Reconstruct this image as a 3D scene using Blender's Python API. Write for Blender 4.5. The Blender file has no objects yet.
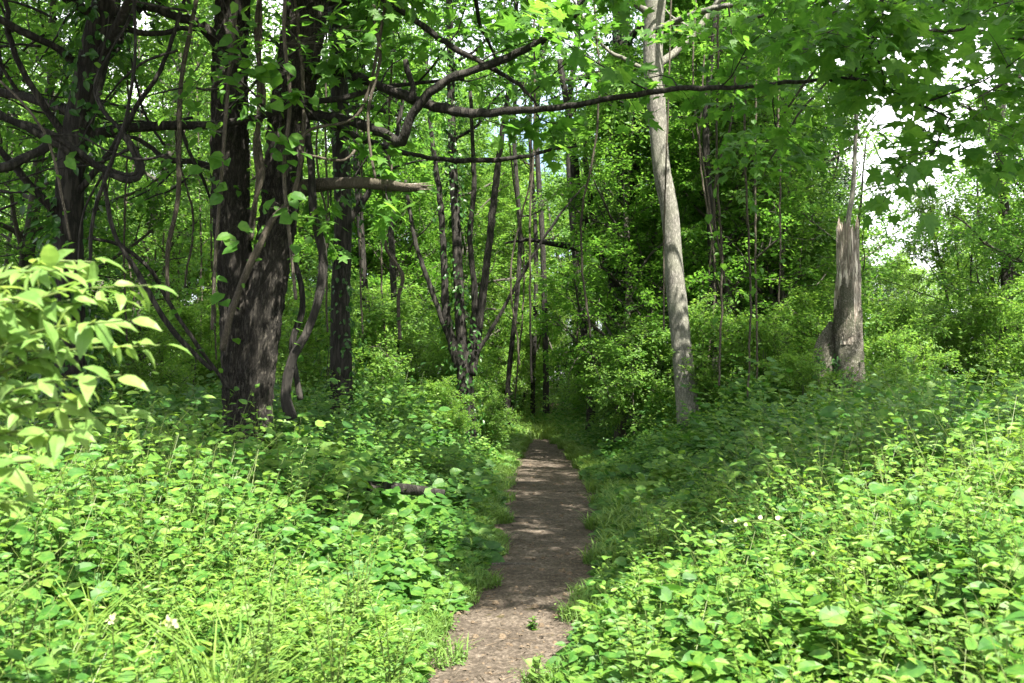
import bpy, math
import numpy as np
from mathutils import Vector

# ------------------------------------------------------------------ camera, sky, sun, exposure
SC = bpy.context.scene
COL = SC.collection
R = math.radians
FPX = 1000.0
PITCH = R(2.49)
CAM = np.array([0.0, 0.0, 1.5])
cd = bpy.data.cameras.new('camera')
cam = bpy.data.objects.new('camera', cd)
COL.objects.link(cam)
cam.location = CAM
cam.rotation_euler = (R(90) + PITCH, 0, 0)
cd.sensor_width = 36
cd.lens = 36 * FPX / 1024
cd.clip_start = 0.05
cd.clip_end = 2000
cd.dof.use_dof = True
cd.dof.focus_distance = 12.0
cd.dof.aperture_fstop = 5.0
SC.camera = cam

SUN_EL, SUN_AZ = 56.0, 150.0          # azimuth clockwise from +Y (view direction)
w = bpy.data.worlds.new('World')
SC.world = w
w.use_nodes = True
nt = w.node_tree
nt.nodes.clear()
sky = nt.nodes.new('ShaderNodeTexSky')
sky.sky_type = 'NISHITA'
sky.sun_disc = False
sky.sun_elevation = R(SUN_EL)
sky.sun_rotation = R(SUN_AZ)
sky.air_density = 1.0
sky.dust_density = 4.0
bg = nt.nodes.new('ShaderNodeBackground')
bg.inputs['Strength'].default_value = 0.095
out = nt.nodes.new('ShaderNodeOutputWorld')
tcw = nt.nodes.new('ShaderNodeTexCoord')
cl = nt.nodes.new('ShaderNodeTexNoise'); cl.inputs['Scale'].default_value = 2.2; cl.inputs['Detail'].default_value = 6
nt.links.new(tcw.outputs['Generated'], cl.inputs[0])
clr = nt.nodes.new('ShaderNodeValToRGB'); clr.color_ramp.elements[0].position = .36; clr.color_ramp.elements[1].position = .56
nt.links.new(cl.outputs[0], clr.inputs[0])
mxw = nt.nodes.new('ShaderNodeMix'); mxw.data_type = 'RGBA'
nt.links.new(clr.outputs[0], mxw.inputs[0]); nt.links.new(sky.outputs[0], mxw.inputs[6]); mxw.inputs[7].default_value = (6.6, 6.6, 6.8, 1)
nt.links.new(mxw.outputs[2], bg.inputs[0])
nt.links.new(bg.outputs[0], out.inputs[0])
sd = bpy.data.lights.new('sun', 'SUN')
sd.energy = 5.0
sd.angle = R(0.53)
sd.color = (1.0, 0.94, 0.82)
sun = bpy.data.objects.new('sun', sd)
COL.objects.link(sun)
a_, e_ = R(SUN_AZ), R(SUN_EL)
SUNV = Vector((math.sin(a_) * math.cos(e_), math.cos(a_) * math.cos(e_), math.sin(e_)))
sun.rotation_euler = SUNV.to_track_quat('Z', 'Y').to_euler()
vs = SC.view_settings
vs.view_transform = 'Standard'
vs.look = 'None'
vs.exposure = 2.34
vs.gamma = 1
vs.use_curve_mapping = False
cy = SC.cycles
cy.max_bounces = 7
cy.diffuse_bounces = 4
cy.glossy_bounces = 2
cy.transmission_bounces = 4
cy.transparent_max_bounces = 4
cy.sample_clamp_indirect = 4
cy.use_denoising = True
try:
    cy.denoising_prefilter = 'ACCURATE'
except Exception:
    pass

# ------------------------------------------------------------------ helpers
def at(px, py, d):
    """point seen at pixel (px,py) at distance d along the ground (world Y)"""
    u, v = (px - 512) / FPX, (341.5 - py) / FPX
    cy_, sy_ = math.cos(PITCH), math.sin(PITCH)
    wy = cy_ - v * sy_
    wz = sy_ + v * cy_
    return CAM + np.array([u, wy, wz]) * (d / wy)

def unit(v):
    v = np.asarray(v, float)
    n = np.linalg.norm(v, axis=-1, keepdims=True)
    return v / np.maximum(n, 1e-9)

def sstep(a, b, x):
    t = np.clip((np.asarray(x, float) - a) / (b - a), 0, 1)
    return t * t * (3 - 2 * t)

def wob(x, y, s=1.0, k=0.0):
    return (np.sin(x * 1.3 * s + 1.7 + k) * np.cos(y * 1.1 * s - .6 + k * 2) + .5 * np.sin(x * 2.9 * s - y * 2.3 * s + 2.1 + k)
            + .3 * np.sin(x * 5.1 * s + y * 4.7 * s + k * 3)) / 1.8

PY = np.array([-40, 0, 2, 5, 8.6, 13, 18, 23, 28, 31, 34, 38, 45, 60])
PX = np.array([-.6, -.5, -.38, -.14, .30, .52, .62, .74, .76, .55, -.3, -1.8, -5, -12])
HW = np.array([.5, .42, .40, .42, .56, .74, .74, .64, .36, .3, .3, .45, .4, .4])
def path_x(y): return np.interp(y, PY, PX)
def path_hw(y): return np.interp(y, PY, HW)
def edge_dist(x, y):
    return np.abs(x - path_x(y)) - path_hw(y)
def gz(x, y):
    x = np.asarray(x, float); y = np.asarray(y, float)
    e = edge_dist(x, y)
    bank = sstep(0.0, 3.0, e) * (.12 + .28 * sstep(5, 14, y))
    rise = .9 * sstep(26, 60, y)
    far = sstep(0.3, 1.5, e)
    return bank + rise + .05 * wob(x, y, .8) * far - .03 * sstep(.15, -.2, e)

def tag(o, label=None, cat=None, group=None, kind=None):
    if label: o['label'] = label
    if cat: o['category'] = cat
    if group: o['group'] = group
    if kind: o['kind'] = kind
    return o

def empty(name, loc, label, cat, group=None):
    o = bpy.data.objects.new(name, None)
    o.empty_display_size = .2
    COL.objects.link(o)
    o.location = loc
    return tag(o, label, cat, group)

class TM:
    """triangle soup collector"""
    def __init__(s): s.v = []; s.f = []; s.r = []; s.t = []; s.m = []; s.n = 0
    def add(s, v, f, r=0.5, t=0.5, m=0):
        v = np.asarray(v, np.float32); f = np.asarray(f, np.int32)
        s.v.append(v); s.f.append(f + s.n); s.n += len(v)
        s.r.append(np.broadcast_to(np.asarray(r, np.float32), (len(v),)))
        s.t.append(np.broadcast_to(np.asarray(t, np.float32), (len(v),)))
        s.m.append(np.full(len(f), m, np.int32))
    def build(s, name, mats, parent=None, smooth=False, origin=None):
        v = np.concatenate(s.v); f = np.concatenate(s.f)
        if origin is not None: v = v - np.asarray(origin, np.float32)
        me = bpy.data.meshes.new(name)
        me.vertices.add(len(v)); me.vertices.foreach_set('co', v.ravel())
        me.loops.add(f.size); me.loops.foreach_set('vertex_index', f.ravel())
        me.polygons.add(len(f))
        me.polygons.foreach_set('loop_start', np.arange(0, f.size, 3, dtype=np.int32))
        me.polygons.foreach_set('loop_total', np.full(len(f), 3, np.int32))
        me.polygons.foreach_set('material_index', np.concatenate(s.m))
        me.polygons.foreach_set('use_smooth', np.full(len(f), smooth))
        for nm, arr in (('rnd', s.r), ('tint', s.t)):
            a = me.attributes.new(nm, 'FLOAT', 'POINT')
            a.data.foreach_set('value', np.concatenate(arr).astype(np.float32))
        me.update(calc_edges=True)
        for m in (mats if isinstance(mats, (list, tuple)) else [mats]): me.materials.append(m)
        o = bpy.data.objects.new(name, me)
        COL.objects.link(o)
        if parent is not None: o.parent = parent
        elif origin is not None: o.location = origin
        return o

# leaf templates: (verts, tris); length along +Y (0..1), normal +Z
def T(vs_, fs_): return np.array(vs_, float), np.array(fs_)
RHOMB = T([(0, 0, 0), (.27, .42, .06), (0, 1, -.08), (-.27, .42, .06)], [(0, 1, 2), (0, 2, 3)])
def oval(wd, fold=.07, droop=.14, base=.16):
    ys = [.0, base, .42, .74, 1.0]; ws = [0, wd * .72, wd, wd * .62, 0]
    V = [(0, 0, 0)]
    for y, q in zip(ys[1:4], ws[1:4]):
        z = -droop * y * y
        V += [(-q, y, z + fold), (0, y, z), (q, y, z + fold)]
    V.append((0, 1, -droop * 1.15))
    F = [(0, 2, 1), (0, 3, 2)]
    for i in (1, 4):
        F += [(i, i + 1, i + 4), (i, i + 4, i + 3), (i + 1, i + 2, i + 5), (i + 1, i + 5, i + 4)]
    F += [(7, 8, 10), (8, 9, 10)]
    return T(V, F)
OVAL = oval(.27)
BROAD = oval(.37, .05, .12, .12)
HEART = oval(.43, .05, .16, .05)
LANCE = oval(.13, .04, .25, .2)
ROUND = oval(.46, .03, .05, .12)
def maple():
    pts = [(0, 0), (.16, .05), (.30, -.10), (.33, .10), (.55, .16), (.36, .30), (.44, .42), (.62, .60), (.38, .56), (.22, .55), (.14, .78), (0, 1.0)]
    out_ = pts + [(-x, y) for x, y in pts[-2:0:-1]]
    V = [(0, .33, .0)] + [(x, y, -.10 * (x * x * 2 + max(0, y - .33) ** 2 * 2.0) + .03 * abs(x)) for x, y in out_]
    n = len(out_)
    F = [(0, 1 + (i + 1) % n, 1 + i) for i in range(n)]
    return T(V, F)
MAPLE = maple()

def leaves(tm, tpl, pos, axis, nrm, size, rnd, tint, m=0, wscale=None):
    V, F = tpl
    a = unit(axis); n = nrm - (nrm * a).sum(1, keepdims=True) * a
    n = unit(n); x = np.cross(a, n)
    N = len(pos)
    if N == 0: return
    s = np.asarray(size, float).reshape(-1, 1, 1)
    ws = 1.0 if wscale is None else np.asarray(wscale).reshape(-1, 1, 1)
    P = pos[:, None, :] + s * (ws * V[None, :, 0:1] * x[:, None, :] + V[None, :, 1:2] * a[:, None, :] + V[None, :, 2:3] * n[:, None, :])
    k = len(V)
    FF = (F[None] + (np.arange(N) * k)[:, None, None]).reshape(-1, 3)
    tm.add(P.reshape(-1, 3), FF, np.repeat(np.broadcast_to(rnd, (N,)), k), np.repeat(np.broadcast_to(tint, (N,)), k), m)

def sticks(tm, A, B, r0, r1, rnd=.5, tint=.5, m=0):
    """many thin 3-sided prisms A->B"""
    N = len(A)
    if N == 0: return
    d = unit(B - A); ref = np.where(np.abs(d[:, 2:3]) > .9, [[1., 0, 0]], [[0, 0, 1.]])
    u = unit(np.cross(d, ref)); v = np.cross(d, u)
    r0 = np.broadcast_to(r0, (N,))[:, None]; r1 = np.broadcast_to(r1, (N,))[:, None]
    P = []
    for c, r in ((A, r0), (B, r1)):
        for k in range(3):
            t = 2 * math.pi * k / 3
            P.append(c + r * (math.cos(t) * u + math.sin(t) * v))
    P = np.stack(P, 1)
    F = np.array([(0, 1, 4), (0, 4, 3), (1, 2, 5), (1, 5, 4), (2, 0, 3), (2, 3, 5)])
    FF = (F[None] + (np.arange(N) * 6)[:, None, None]).reshape(-1, 3)
    tm.add(P.reshape(-1, 3), FF, np.repeat(np.broadcast_to(rnd, (N,)), 6), np.repeat(np.broadcast_to(tint, (N,)), 6), m)

def smooth_poly(pts, rad, step):
    """Catmull-Rom resample of pts with radii"""
    P = np.asarray(pts, float); r = np.asarray(rad, float)
    if len(P) == 2: P = np.array([P[0], (P[0] + P[1]) / 2, P[1]]); r = np.array([r[0], (r[0] + r[1]) / 2, r[1]])
    E = np.vstack([2 * P[0] - P[1], P, 2 * P[-1] - P[-2]])
    O, Q = [], []
    for i in range(len(P) - 1):
        p0, p1, p2, p3 = E[i:i + 4]
        n = max(1, int(np.linalg.norm(p2 - p1) / step))
        t = (np.arange(n) / n)[:, None]
        O.append(.5 * ((2 * p1) + (-p0 + p2) * t + (2 * p0 - 5 * p1 + 4 * p2 - p3) * t ** 2 + (-p0 + 3 * p1 - 3 * p2 + p3) * t ** 3))
        Q.append(r[i] + (r[i + 1] - r[i]) * t[:, 0])
    return np.vstack(O + [P[-1:]]), np.concatenate(Q + [r[-1:]])

def tube(tm, pts, rad, segs=8, rough=0.0, rng=None, cap=True, m=0, flare=None, ridges=0, rnd=.5, tint=.5):
    P = np.asarray(pts, float); r = np.asarray(rad, float); n = len(P)
    d = unit(np.gradient(P, axis=0))
    u = np.zeros((n, 3)); ref = np.array([1., 0, 0]) if abs(d[0, 0]) < .8 else np.array([0, 1., 0])
    u[0] = unit(np.cross(d[0], ref))
    for i in range(1, n):
        q = u[i - 1] - d[i] * np.dot(u[i - 1], d[i]); u[i] = q / max(np.linalg.norm(q), 1e-9)
    v = np.cross(d, u)
    th = np.arange(segs) * 2 * math.pi / segs
    L = np.concatenate([[0], np.cumsum(np.linalg.norm(np.diff(P, axis=0), axis=1))])
    rr = np.repeat(r[:, None], segs, 1)
    if rough > 0:
        ph = (rng.random(6) * 6.3) if rng is not None else np.zeros(6)
        A, B = np.meshgrid(L, th, indexing='ij')
        rm = max(r.max(), .02)
        rr = rr * (1 + rough * (np.sin(B * 2 + A / rm * .23 + ph[0]) * .5 + np.sin(B * 3 - A / rm * .31 + ph[1]) * .4 + np.sin(A / rm * .8 + ph[2]) * .35
                                + np.sin(B * 5 + A / rm * .9 + ph[3]) * .25))
        if ridges:
            w_ = B * 7.5 * 1.0; w_ = B * 8 + np.sin(A * 3.1 + ph[4]) * .8 + .6 * np.sin(A * 7.3 + B * 3) + .3 * np.sin(A * 17 + B * 5)
            rr = rr + ridges * (np.abs(np.sin(w_)) ** .6 - .6) + ridges * .35 * np.sin(A * 31 + 4 * np.sin(B * 8) + 3 * np.sin(w_)) * (np.abs(np.sin(w_)) > .5)
            if rng is not None: rr = rr + ridges * .55 * (rng.random(rr.shape) - .5)
    V = P[:, None] + rr[..., None] * (np.cos(th)[None, :, None] * u[:, None] + np.sin(th)[None, :, None] * v[:, None])
    V = V.reshape(-1, 3)
    i = np.arange(n - 1)[:, None] * segs; j = np.arange(segs)[None]; k = (j + 1) % segs
    a, b, c, e = i + j, i + k, i + segs + k, i + segs + j
    F = np.concatenate([np.stack([a, b, c], -1).reshape(-1, 3), np.stack([a, c, e], -1).reshape(-1, 3)])
    if cap:
        V = np.vstack([V, P[:1], P[-1:]]); q = n * segs
        js = np.arange(segs); ks = (js + 1) % segs
        F = np.vstack([F, np.stack([np.full(segs, q), ks, js], -1), np.stack([np.full(segs, q + 1), (n - 1) * segs + js, (n - 1) * segs + ks], -1)])
    tm.add(V, F, rnd, tint, m)

# ------------------------------------------------------------------ materials
def new_mat(name):
    m = bpy.data.materials.new(name); m.use_nodes = True; m.node_tree.nodes.clear()
    return m, m.node_tree.nodes, m.node_tree.links

def ramp(N, stops):
    r = N.new('ShaderNodeValToRGB')
    el = r.color_ramp.elements
    while len(el) > 1: el.remove(el[-1])
    el[0].position = stops[0][0]; el[0].color = (*stops[0][1], 1)
    for p, c in stops[1:]:
        e = el.new(p); e.color = (*c, 1)
    return r

def leaf_mat(name, dark, mid, light, trans=.42, rough=.42, tboost=(1.75, 1.6, 1.15)):
    m, N, L = new_mat(name)
    at1 = N.new('ShaderNodeAttribute'); at1.attribute_name = 'rnd'
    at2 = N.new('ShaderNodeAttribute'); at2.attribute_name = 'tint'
    r1 = ramp(N, [(0, dark), (.5, mid), (1, light)])
    add = N.new('ShaderNodeMath'); add.operation = 'MULTIPLY_ADD'; add.inputs[1].default_value = .45; 
    L.new(at1.outputs['Fac'], add.inputs[0])
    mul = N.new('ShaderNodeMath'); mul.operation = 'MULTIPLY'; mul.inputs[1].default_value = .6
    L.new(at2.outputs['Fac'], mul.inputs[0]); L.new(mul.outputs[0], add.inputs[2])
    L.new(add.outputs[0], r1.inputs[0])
    tcl = N.new('ShaderNodeTexCoord'); nz = N.new('ShaderNodeTexNoise'); nz.inputs['Scale'].default_value = 26; nz.inputs['Detail'].default_value = 3
    L.new(tcl.outputs['Object'], nz.inputs[0])
    mr = N.new('ShaderNodeMapRange'); mr.inputs[1].default_value = .3; mr.inputs[2].default_value = .7; mr.inputs[3].default_value = -.16; mr.inputs[4].default_value = .16
    L.new(nz.outputs[0], mr.inputs[0]); ad2 = N.new('ShaderNodeMath'); ad2.operation = 'ADD'; ad2.use_clamp = True
    L.new(add.outputs[0], ad2.inputs[0]); L.new(mr.outputs[0], ad2.inputs[1]); L.new(ad2.outputs[0], r1.inputs[0])
    p = N.new('ShaderNodeBsdfPrincipled'); p.inputs['Roughness'].default_value = rough
    p.inputs['Specular IOR Level'].default_value = .32
    L.new(r1.outputs[0], p.inputs['Base Color'])
    mx = N.new('ShaderNodeMix'); mx.data_type = 'RGBA'; mx.blend_type = 'MULTIPLY'; mx.inputs[0].default_value = 1
    L.new(r1.outputs[0], mx.inputs[6]); mx.inputs[7].default_value = (*tboost, 1)
    t = N.new('ShaderNodeBsdfTranslucent'); L.new(mx.outputs[2], t.inputs[0])
    s = N.new('ShaderNodeMixShader'); s.inputs[0].default_value = trans
    L.new(p.outputs[0], s.inputs[1]); L.new(t.outputs[0], s.inputs[2])
    o = N.new('ShaderNodeOutputMaterial'); L.new(s.outputs[0], o.inputs[0])
    return m

def bark_mat(name, c0, c1, c2, scale=9.0, stretch=.16, bump=.9, dist=.03, moss=None):
    m, N, L = new_mat(name)
    tc = N.new('ShaderNodeTexCoord'); mp = N.new('ShaderNodeMapping')
    mp.inputs['Scale'].default_value = (1, 1, stretch)
    L.new(tc.outputs['Object'], mp.inputs[0])
    n1 = N.new('ShaderNodeTexNoise'); n1.inputs['Scale'].default_value = scale * 1.6; n1.inputs['Detail'].default_value = 7; n1.inputs['Roughness'].default_value = .65
    L.new(mp.outputs[0], n1.inputs[0])
    vo = N.new('ShaderNodeTexVoronoi'); vo.feature = 'DISTANCE_TO_EDGE'; vo.inputs['Scale'].default_value = scale * 2.2
    wv = N.new('ShaderNodeMix'); wv.data_type = 'RGBA'; wv.inputs[0].default_value = .12
    L.new(mp.outputs[0], wv.inputs[6]); L.new(n1.outputs['Color'], wv.inputs[7]); L.new(wv.outputs[2], vo.inputs[0])
    st = N.new('ShaderNodeMath'); st.operation = 'MULTIPLY'; st.inputs[1].default_value = 4; st.use_clamp = True
    L.new(vo.outputs['Distance'], st.inputs[0])
    mul = N.new('ShaderNodeMath'); mul.operation = 'MULTIPLY'
    L.new(st.outputs[0], mul.inputs[0]); L.new(n1.outputs[0], mul.inputs[1])
    r = ramp(N, [(.08, c0), (.35, c1), (.62, c2)])
    L.new(mul.outputs[0], r.inputs[0])
    n2 = N.new('ShaderNodeTexNoise'); n2.inputs['Scale'].default_value = 2.3; n2.inputs['Detail'].default_value = 4
    L.new(tc.outputs['Object'], n2.inputs[0])
    r2 = ramp(N, [(.35, (0, 0, 0)), (.68, (1, 1, 1))]); L.new(n2.outputs[0], r2.inputs[0])
    mx = N.new('ShaderNodeMix'); mx.data_type = 'RGBA'
    mm = moss or tuple(min(1, c * 1.5) for c in c1)
    f = N.new('ShaderNodeMath'); f.operation = 'MULTIPLY'; f.inputs[1].default_value = .5; L.new(r2.outputs[0], f.inputs[0])
    L.new(f.outputs[0], mx.inputs[0]); L.new(r.outputs[0], mx.inputs[6]); mx.inputs[7].default_value = (*mm, 1)
    b = N.new('ShaderNodeBump'); b.inputs['Strength'].default_value = bump; b.inputs['Distance'].default_value = dist
    L.new(mul.outputs[0], b.inputs['Height'])
    p = N.new('ShaderNodeBsdfPrincipled'); p.inputs['Roughness'].default_value = .85
    p.inputs['Specular IOR Level'].default_value = .25
    L.new(mx.outputs[2], p.inputs['Base Color']); L.new(b.outputs[0], p.inputs['Normal'])
    o = N.new('ShaderNodeOutputMaterial'); L.new(p.outputs[0], o.inputs[0])
    return m

M_CANOPY = leaf_mat('canopy_leaf', (.030, .100, .018), (.068, .180, .026), (.130, .265, .042), .62, .5)
M_FAR = leaf_mat('far_leaf', (.036, .105, .022), (.085, .195, .034), (.175, .305, .056), .54, .5)
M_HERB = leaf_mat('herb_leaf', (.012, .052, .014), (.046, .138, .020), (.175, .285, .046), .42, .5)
M_SAP = leaf_mat('sapling_leaf', (.06, .14, .03), (.12, .22, .05), (.20, .29, .08), .42, .5)
M_IVY = leaf_mat('ivy_leaf', (.015, .055, .012), (.030, .095, .016), (.060, .145, .022), .3, .35)
M_CONIFER = leaf_mat('conifer_leaf', (.010, .032, .010), (.018, .048, .013), (.030, .070, .018), .15, .5)
M_GRASS = leaf_mat('grass_blade', (.05, .11, .022), (.09, .175, .034), (.16, .25, .055), .38, .5)
M_PALE = leaf_mat('pale_leaf', (.30, .38, .14), (.42, .48, .22), (.55, .58, .34), .3, .5, (1, 1, .8))
M_STEM = leaf_mat('green_stem', (.035, .06, .014), (.07, .105, .025), (.11, .14, .04), .1, .5)
M_BARK = bark_mat('furrowed_bark', (.010, .0095, .008), (.040, .036, .030), (.076, .070, .058), 15, .22, 1.0, .03)
M_GREY = bark_mat('grey_bark', (.07, .065, .06), (.15, .142, .13), (.235, .222, .205), 13, .35, .6, .012, (.20, .21, .16))
M_DARK = bark_mat('dark_bark', (.008, .0075, .0065), (.024, .022, .019), (.048, .044, .038), 8, .2, .9, .03)
M_TWIG = bark_mat('twig_bark', (.028, .026, .021), (.056, .052, .043), (.10, .093, .077), 16, .5, .4, .006)
M_VINE = bark_mat('vine_bark', (.028, .024, .018), (.062, .053, .040), (.12, .105, .08), 18, .25, .7, .008)
M_DEAD = bark_mat('dead_wood', (.13, .115, .10), (.46, .42, .36), (.66, .62, .55), 9, .06, 1.0, .03, (.26, .20, .15))
M_SNAGBARK = bark_mat('snag_bark', (.06, .05, .042), (.19, .165, .145), (.36, .33, .30), 17, .6, 1.0, .02, (.12, .15, .08))

def ground_mat(name, cols, scale, bump, dist, speck=True):
    m, N, L = new_mat(name)
    tc = N.new('ShaderNodeTexCoord')
    n1 = N.new('ShaderNodeTexNoise'); n1.inputs['Scale'].default_value = scale; n1.inputs['Detail'].default_value = 9; n1.inputs['Roughness'].default_value = .68
    L.new(tc.outputs['Object'], n1.inputs[0])
    n2 = N.new('ShaderNodeTexNoise'); n2.inputs['Scale'].default_value = scale * 14; n2.inputs['Detail'].default_value = 5
    L.new(tc.outputs['Object'], n2.inputs[0])
    n3 = N.new('ShaderNodeTexVoronoi'); n3.inputs['Scale'].default_value = scale * 26
    L.new(tc.outputs['Object'], n3.inputs[0])
    av = N.new('ShaderNodeMath'); av.operation = 'MULTIPLY_ADD'; av.inputs[1].default_value = .5
    L.new(n2.outputs[0], av.inputs[0])
    h = N.new('ShaderNodeMath'); h.operation = 'MULTIPLY'; h.inputs[1].default_value = .5; L.new(n1.outputs[0], h.inputs[0]); L.new(h.outputs[0], av.inputs[2])
    r = ramp(N, cols); L.new(av.outputs[0], r.inputs[0])
    mx = N.new('ShaderNodeMix'); mx.data_type = 'RGBA'; mx.blend_type = 'MULTIPLY'; mx.inputs[0].default_value = .55
    rr = ramp(N, [(0, (.45, .42, .4)), (1, (1.35, 1.3, 1.25))]); L.new(n3.outputs['Color'], rr.inputs[0])
    L.new(r.outputs[0], mx.inputs[6]); L.new(rr.outputs[0], mx.inputs[7])
    hh = N.new('ShaderNodeMath'); hh.operation = 'MULTIPLY_ADD'; hh.inputs[1].default_value = .4
    L.new(n3.outputs['Distance'], hh.inputs[0]); L.new(av.outputs[0], hh.inputs[2])
    b = N.new('ShaderNodeBump'); b.inputs['Strength'].default_value = bump; b.inputs['Distance'].default_value = dist
    L.new(hh.outputs[0], b.inputs['Height'])
    p = N.new('ShaderNodeBsdfPrincipled'); p.inputs['Roughness'].default_value = .95; p.inputs['Specular IOR Level'].default_value = .15
    L.new(mx.outputs[2], p.inputs['Base Color']); L.new(b.outputs[0], p.inputs['Normal'])
    o = N.new('ShaderNodeOutputMaterial'); L.new(p.outputs[0], o.inputs[0])
    return m
M_SOIL = ground_mat('forest_soil', [(.3, (.030, .024, .014)), (.5, (.055, .048, .024)), (.7, (.09, .075, .045))], 1.7, .8, .03)
M_PATH = ground_mat('trodden_earth', [(.30, (.028, .023, .018)), (.5, (.066, .055, .044)), (.70, (.17, .145, .12))], 2.4, .9, .02)
M_LITTER = ground_mat('leaf_litter', [(.3, (.045, .034, .024)), (.5, (.11, .085, .06)), (.7, (.2, .165, .12))], 9, .3, .004)

# ------------------------------------------------------------------ ground and path
def grid_mesh(name, X, Y, Z, mat):
    n, m_ = X.shape
    V = np.stack([X, Y, Z], -1).reshape(-1, 3)
    i = np.arange(n - 1)[:, None] * m_; j = np.arange(m_ - 1)[None]
    a, b, c, e = i + j, i + j + 1, i + m_ + j + 1, i + m_ + j
    F = np.concatenate([np.stack([a, b, c], -1).reshape(-1, 3), np.stack([a, c, e], -1).reshape(-1, 3)])
    tm = TM(); tm.add(V, F)
    return tm.build(name, mat, smooth=True)
xs = np.concatenate([-np.geomspace(600, 9, 22), np.linspace(-8.8, 9, 180), np.geomspace(9.2, 600, 22)])
ys = np.concatenate([-np.geomspace(300, 6, 12), np.linspace(-5.5, 40, 300), np.geomspace(40.5, 900, 40)])
X, Y = np.meshgrid(xs, ys)
tag(grid_mesh('ground', X, Y, gz(X, Y), M_SOIL), kind='structure')
rng = np.random.default_rng(5)
pyy = np.linspace(-4, 44, 900)
tt = np.linspace(-1, 1, 31)
jl = .08 * np.sin(pyy * 2.3) + .06 * np.sin(pyy * 5.3) + .05 * np.sin(pyy * 11.7 + 1) + .03 * np.sin(pyy * 29)
jr = .06 * np.sin(pyy * 4.7 + 2) + .05 * np.sin(pyy * 12.9 + 3) + .03 * np.sin(pyy * 31)
LFT = path_x(pyy) - path_hw(pyy) - .05 + jl; RGT = path_x(pyy) + path_hw(pyy) + .05 + jr
X = (LFT + RGT)[:, None] / 2 + (RGT - LFT)[:, None] / 2 * tt[None]
Y = np.repeat(pyy[:, None], 31, 1)
Z = gz(X, Y) + .014 - .02 * (1 - tt[None] ** 2) * 0 + .006 * rng.standard_normal(X.shape) * (1 - np.abs(tt[None])) ** .3 + .018 * wob(X * 3, Y * 2.2) * (1 - tt[None] ** 4) * .5
tag(grid_mesh('path', X, Y, Z, M_PATH), kind='structure')

# litter on the path: bits of leaf and twig
def litter():
    r = np.random.default_rng(11); tm = TM(); n = 6000
    y = 4.2 + r.random(n) ** 1.5 * 24; x = path_x(y) + (r.random(n) * 2 - 1) ** 1 * (path_hw(y) + .12)
    keep = r.random(n) < .25 + .75 * (np.abs(x - path_x(y)) / path_hw(y)) ** 2
    x, y = x[keep], y[keep]; n = len(x)
    p = np.stack([x, y, gz(x, y) + .024], 1); a = r.random(n) * 6.28
    ax = np.stack([np.cos(a), np.sin(a), .15 * r.standard_normal(n)], 1); nm = np.stack([.3 * r.standard_normal(n), .3 * r.standard_normal(n), np.ones(n)], 1)
    leaves(tm, RHOMB, p, ax, nm, .012 + .024 * r.random(n), r.random(n), .5)
    n = 500; y = 4.2 + r.random(n) ** 1.4 * 20; x = path_x(y) + (r.random(n) * 2 - 1) * path_hw(y); a = r.random(n) * 6.28; l = .03 + .09 * r.random(n)
    A = np.stack([x, y, gz(x, y) + .024], 1); B = A + np.stack([np.cos(a) * l, np.sin(a) * l, .006 * r.random(n)], 1)
    sticks(tm, A, B, .0025, .0015)
    n = 420; y = 4.2 + r.random(n) ** 1.5 * 18; x = path_x(y) + (r.random(n) * 2 - 1) * (path_hw(y) + .05)
    ang = np.arange(6) * 1.047
    for xx, yy in zip(x, y):
        q = .008 + .018 * r.random() ** 3; zz = float(gz(xx, yy)) + .014
        ring = np.stack([xx + q * np.cos(ang) * (.8 + .5 * r.random(6)), yy + q * np.sin(ang) * (.8 + .5 * r.random(6)), np.full(6, zz)], 1)
        top = ring * [1, 1, 1]; top[:, :2] = (ring[:, :2] - [xx, yy]) * .6 + [xx, yy]; top[:, 2] += q * .8
        V = np.vstack([ring, top, [[xx, yy, zz + q * .95]]]); k = np.arange(6); k1 = (k + 1) % 6
        tm.add(V, np.vstack([np.stack([k, k1, k1 + 6], 1), np.stack([k, k1 + 6, k + 6], 1), np.stack([k + 6, k1 + 6, np.full(6, 12)], 1)]))
    tag(tm.build('leaf_litter', M_LITTER), 'scattered dry leaf bits and twigs lying on the dirt path', 'leaf litter', kind='stuff')
litter()

# ------------------------------------------------------------------ undergrowth
def mound(x, y):
    """leafy mounds of uneven size with hollows between"""
    a = np.sin(x * 2.3 + 1.5 * np.sin(y * 1.3 + 1) + 2) * np.sin(y * 1.9 + 1.3 * np.sin(x * 1.7))
    b = np.sin(x * 4.9 + np.sin(y * 3.1) + 1) * np.sin(y * 4.3 + 1.2 * np.sin(x * 3.7 + 2) + .5)
    return .6 * a + .4 * b
def canopy_h(x, y):
    e = edge_dist(x, y) - .55 * (x > path_x(y)) * sstep(8, 11, y) * sstep(20, 16, y)
    h = .10 + .26 * sstep(0, .5, e) + .42 * sstep(.4, 1.6, e)
    h = h + .10 * sstep(11, 15, y) * sstep(.6, 2, e) + .22 * np.exp(-((x - 2.6) ** 2 / 1.6 + (y - 15) ** 2 / 8))
    h = h - .28 * np.exp(-((x + 2.6) ** 2 / 1.5 + (y - 10) ** 2 / 1.6))
    h = h * (1 + .50 * mound(x, y) + .10 * wob(x, y, .7, 4))
    return np.maximum(h, .06) * (.74 + .26 * sstep(3, 7, y))

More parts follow.
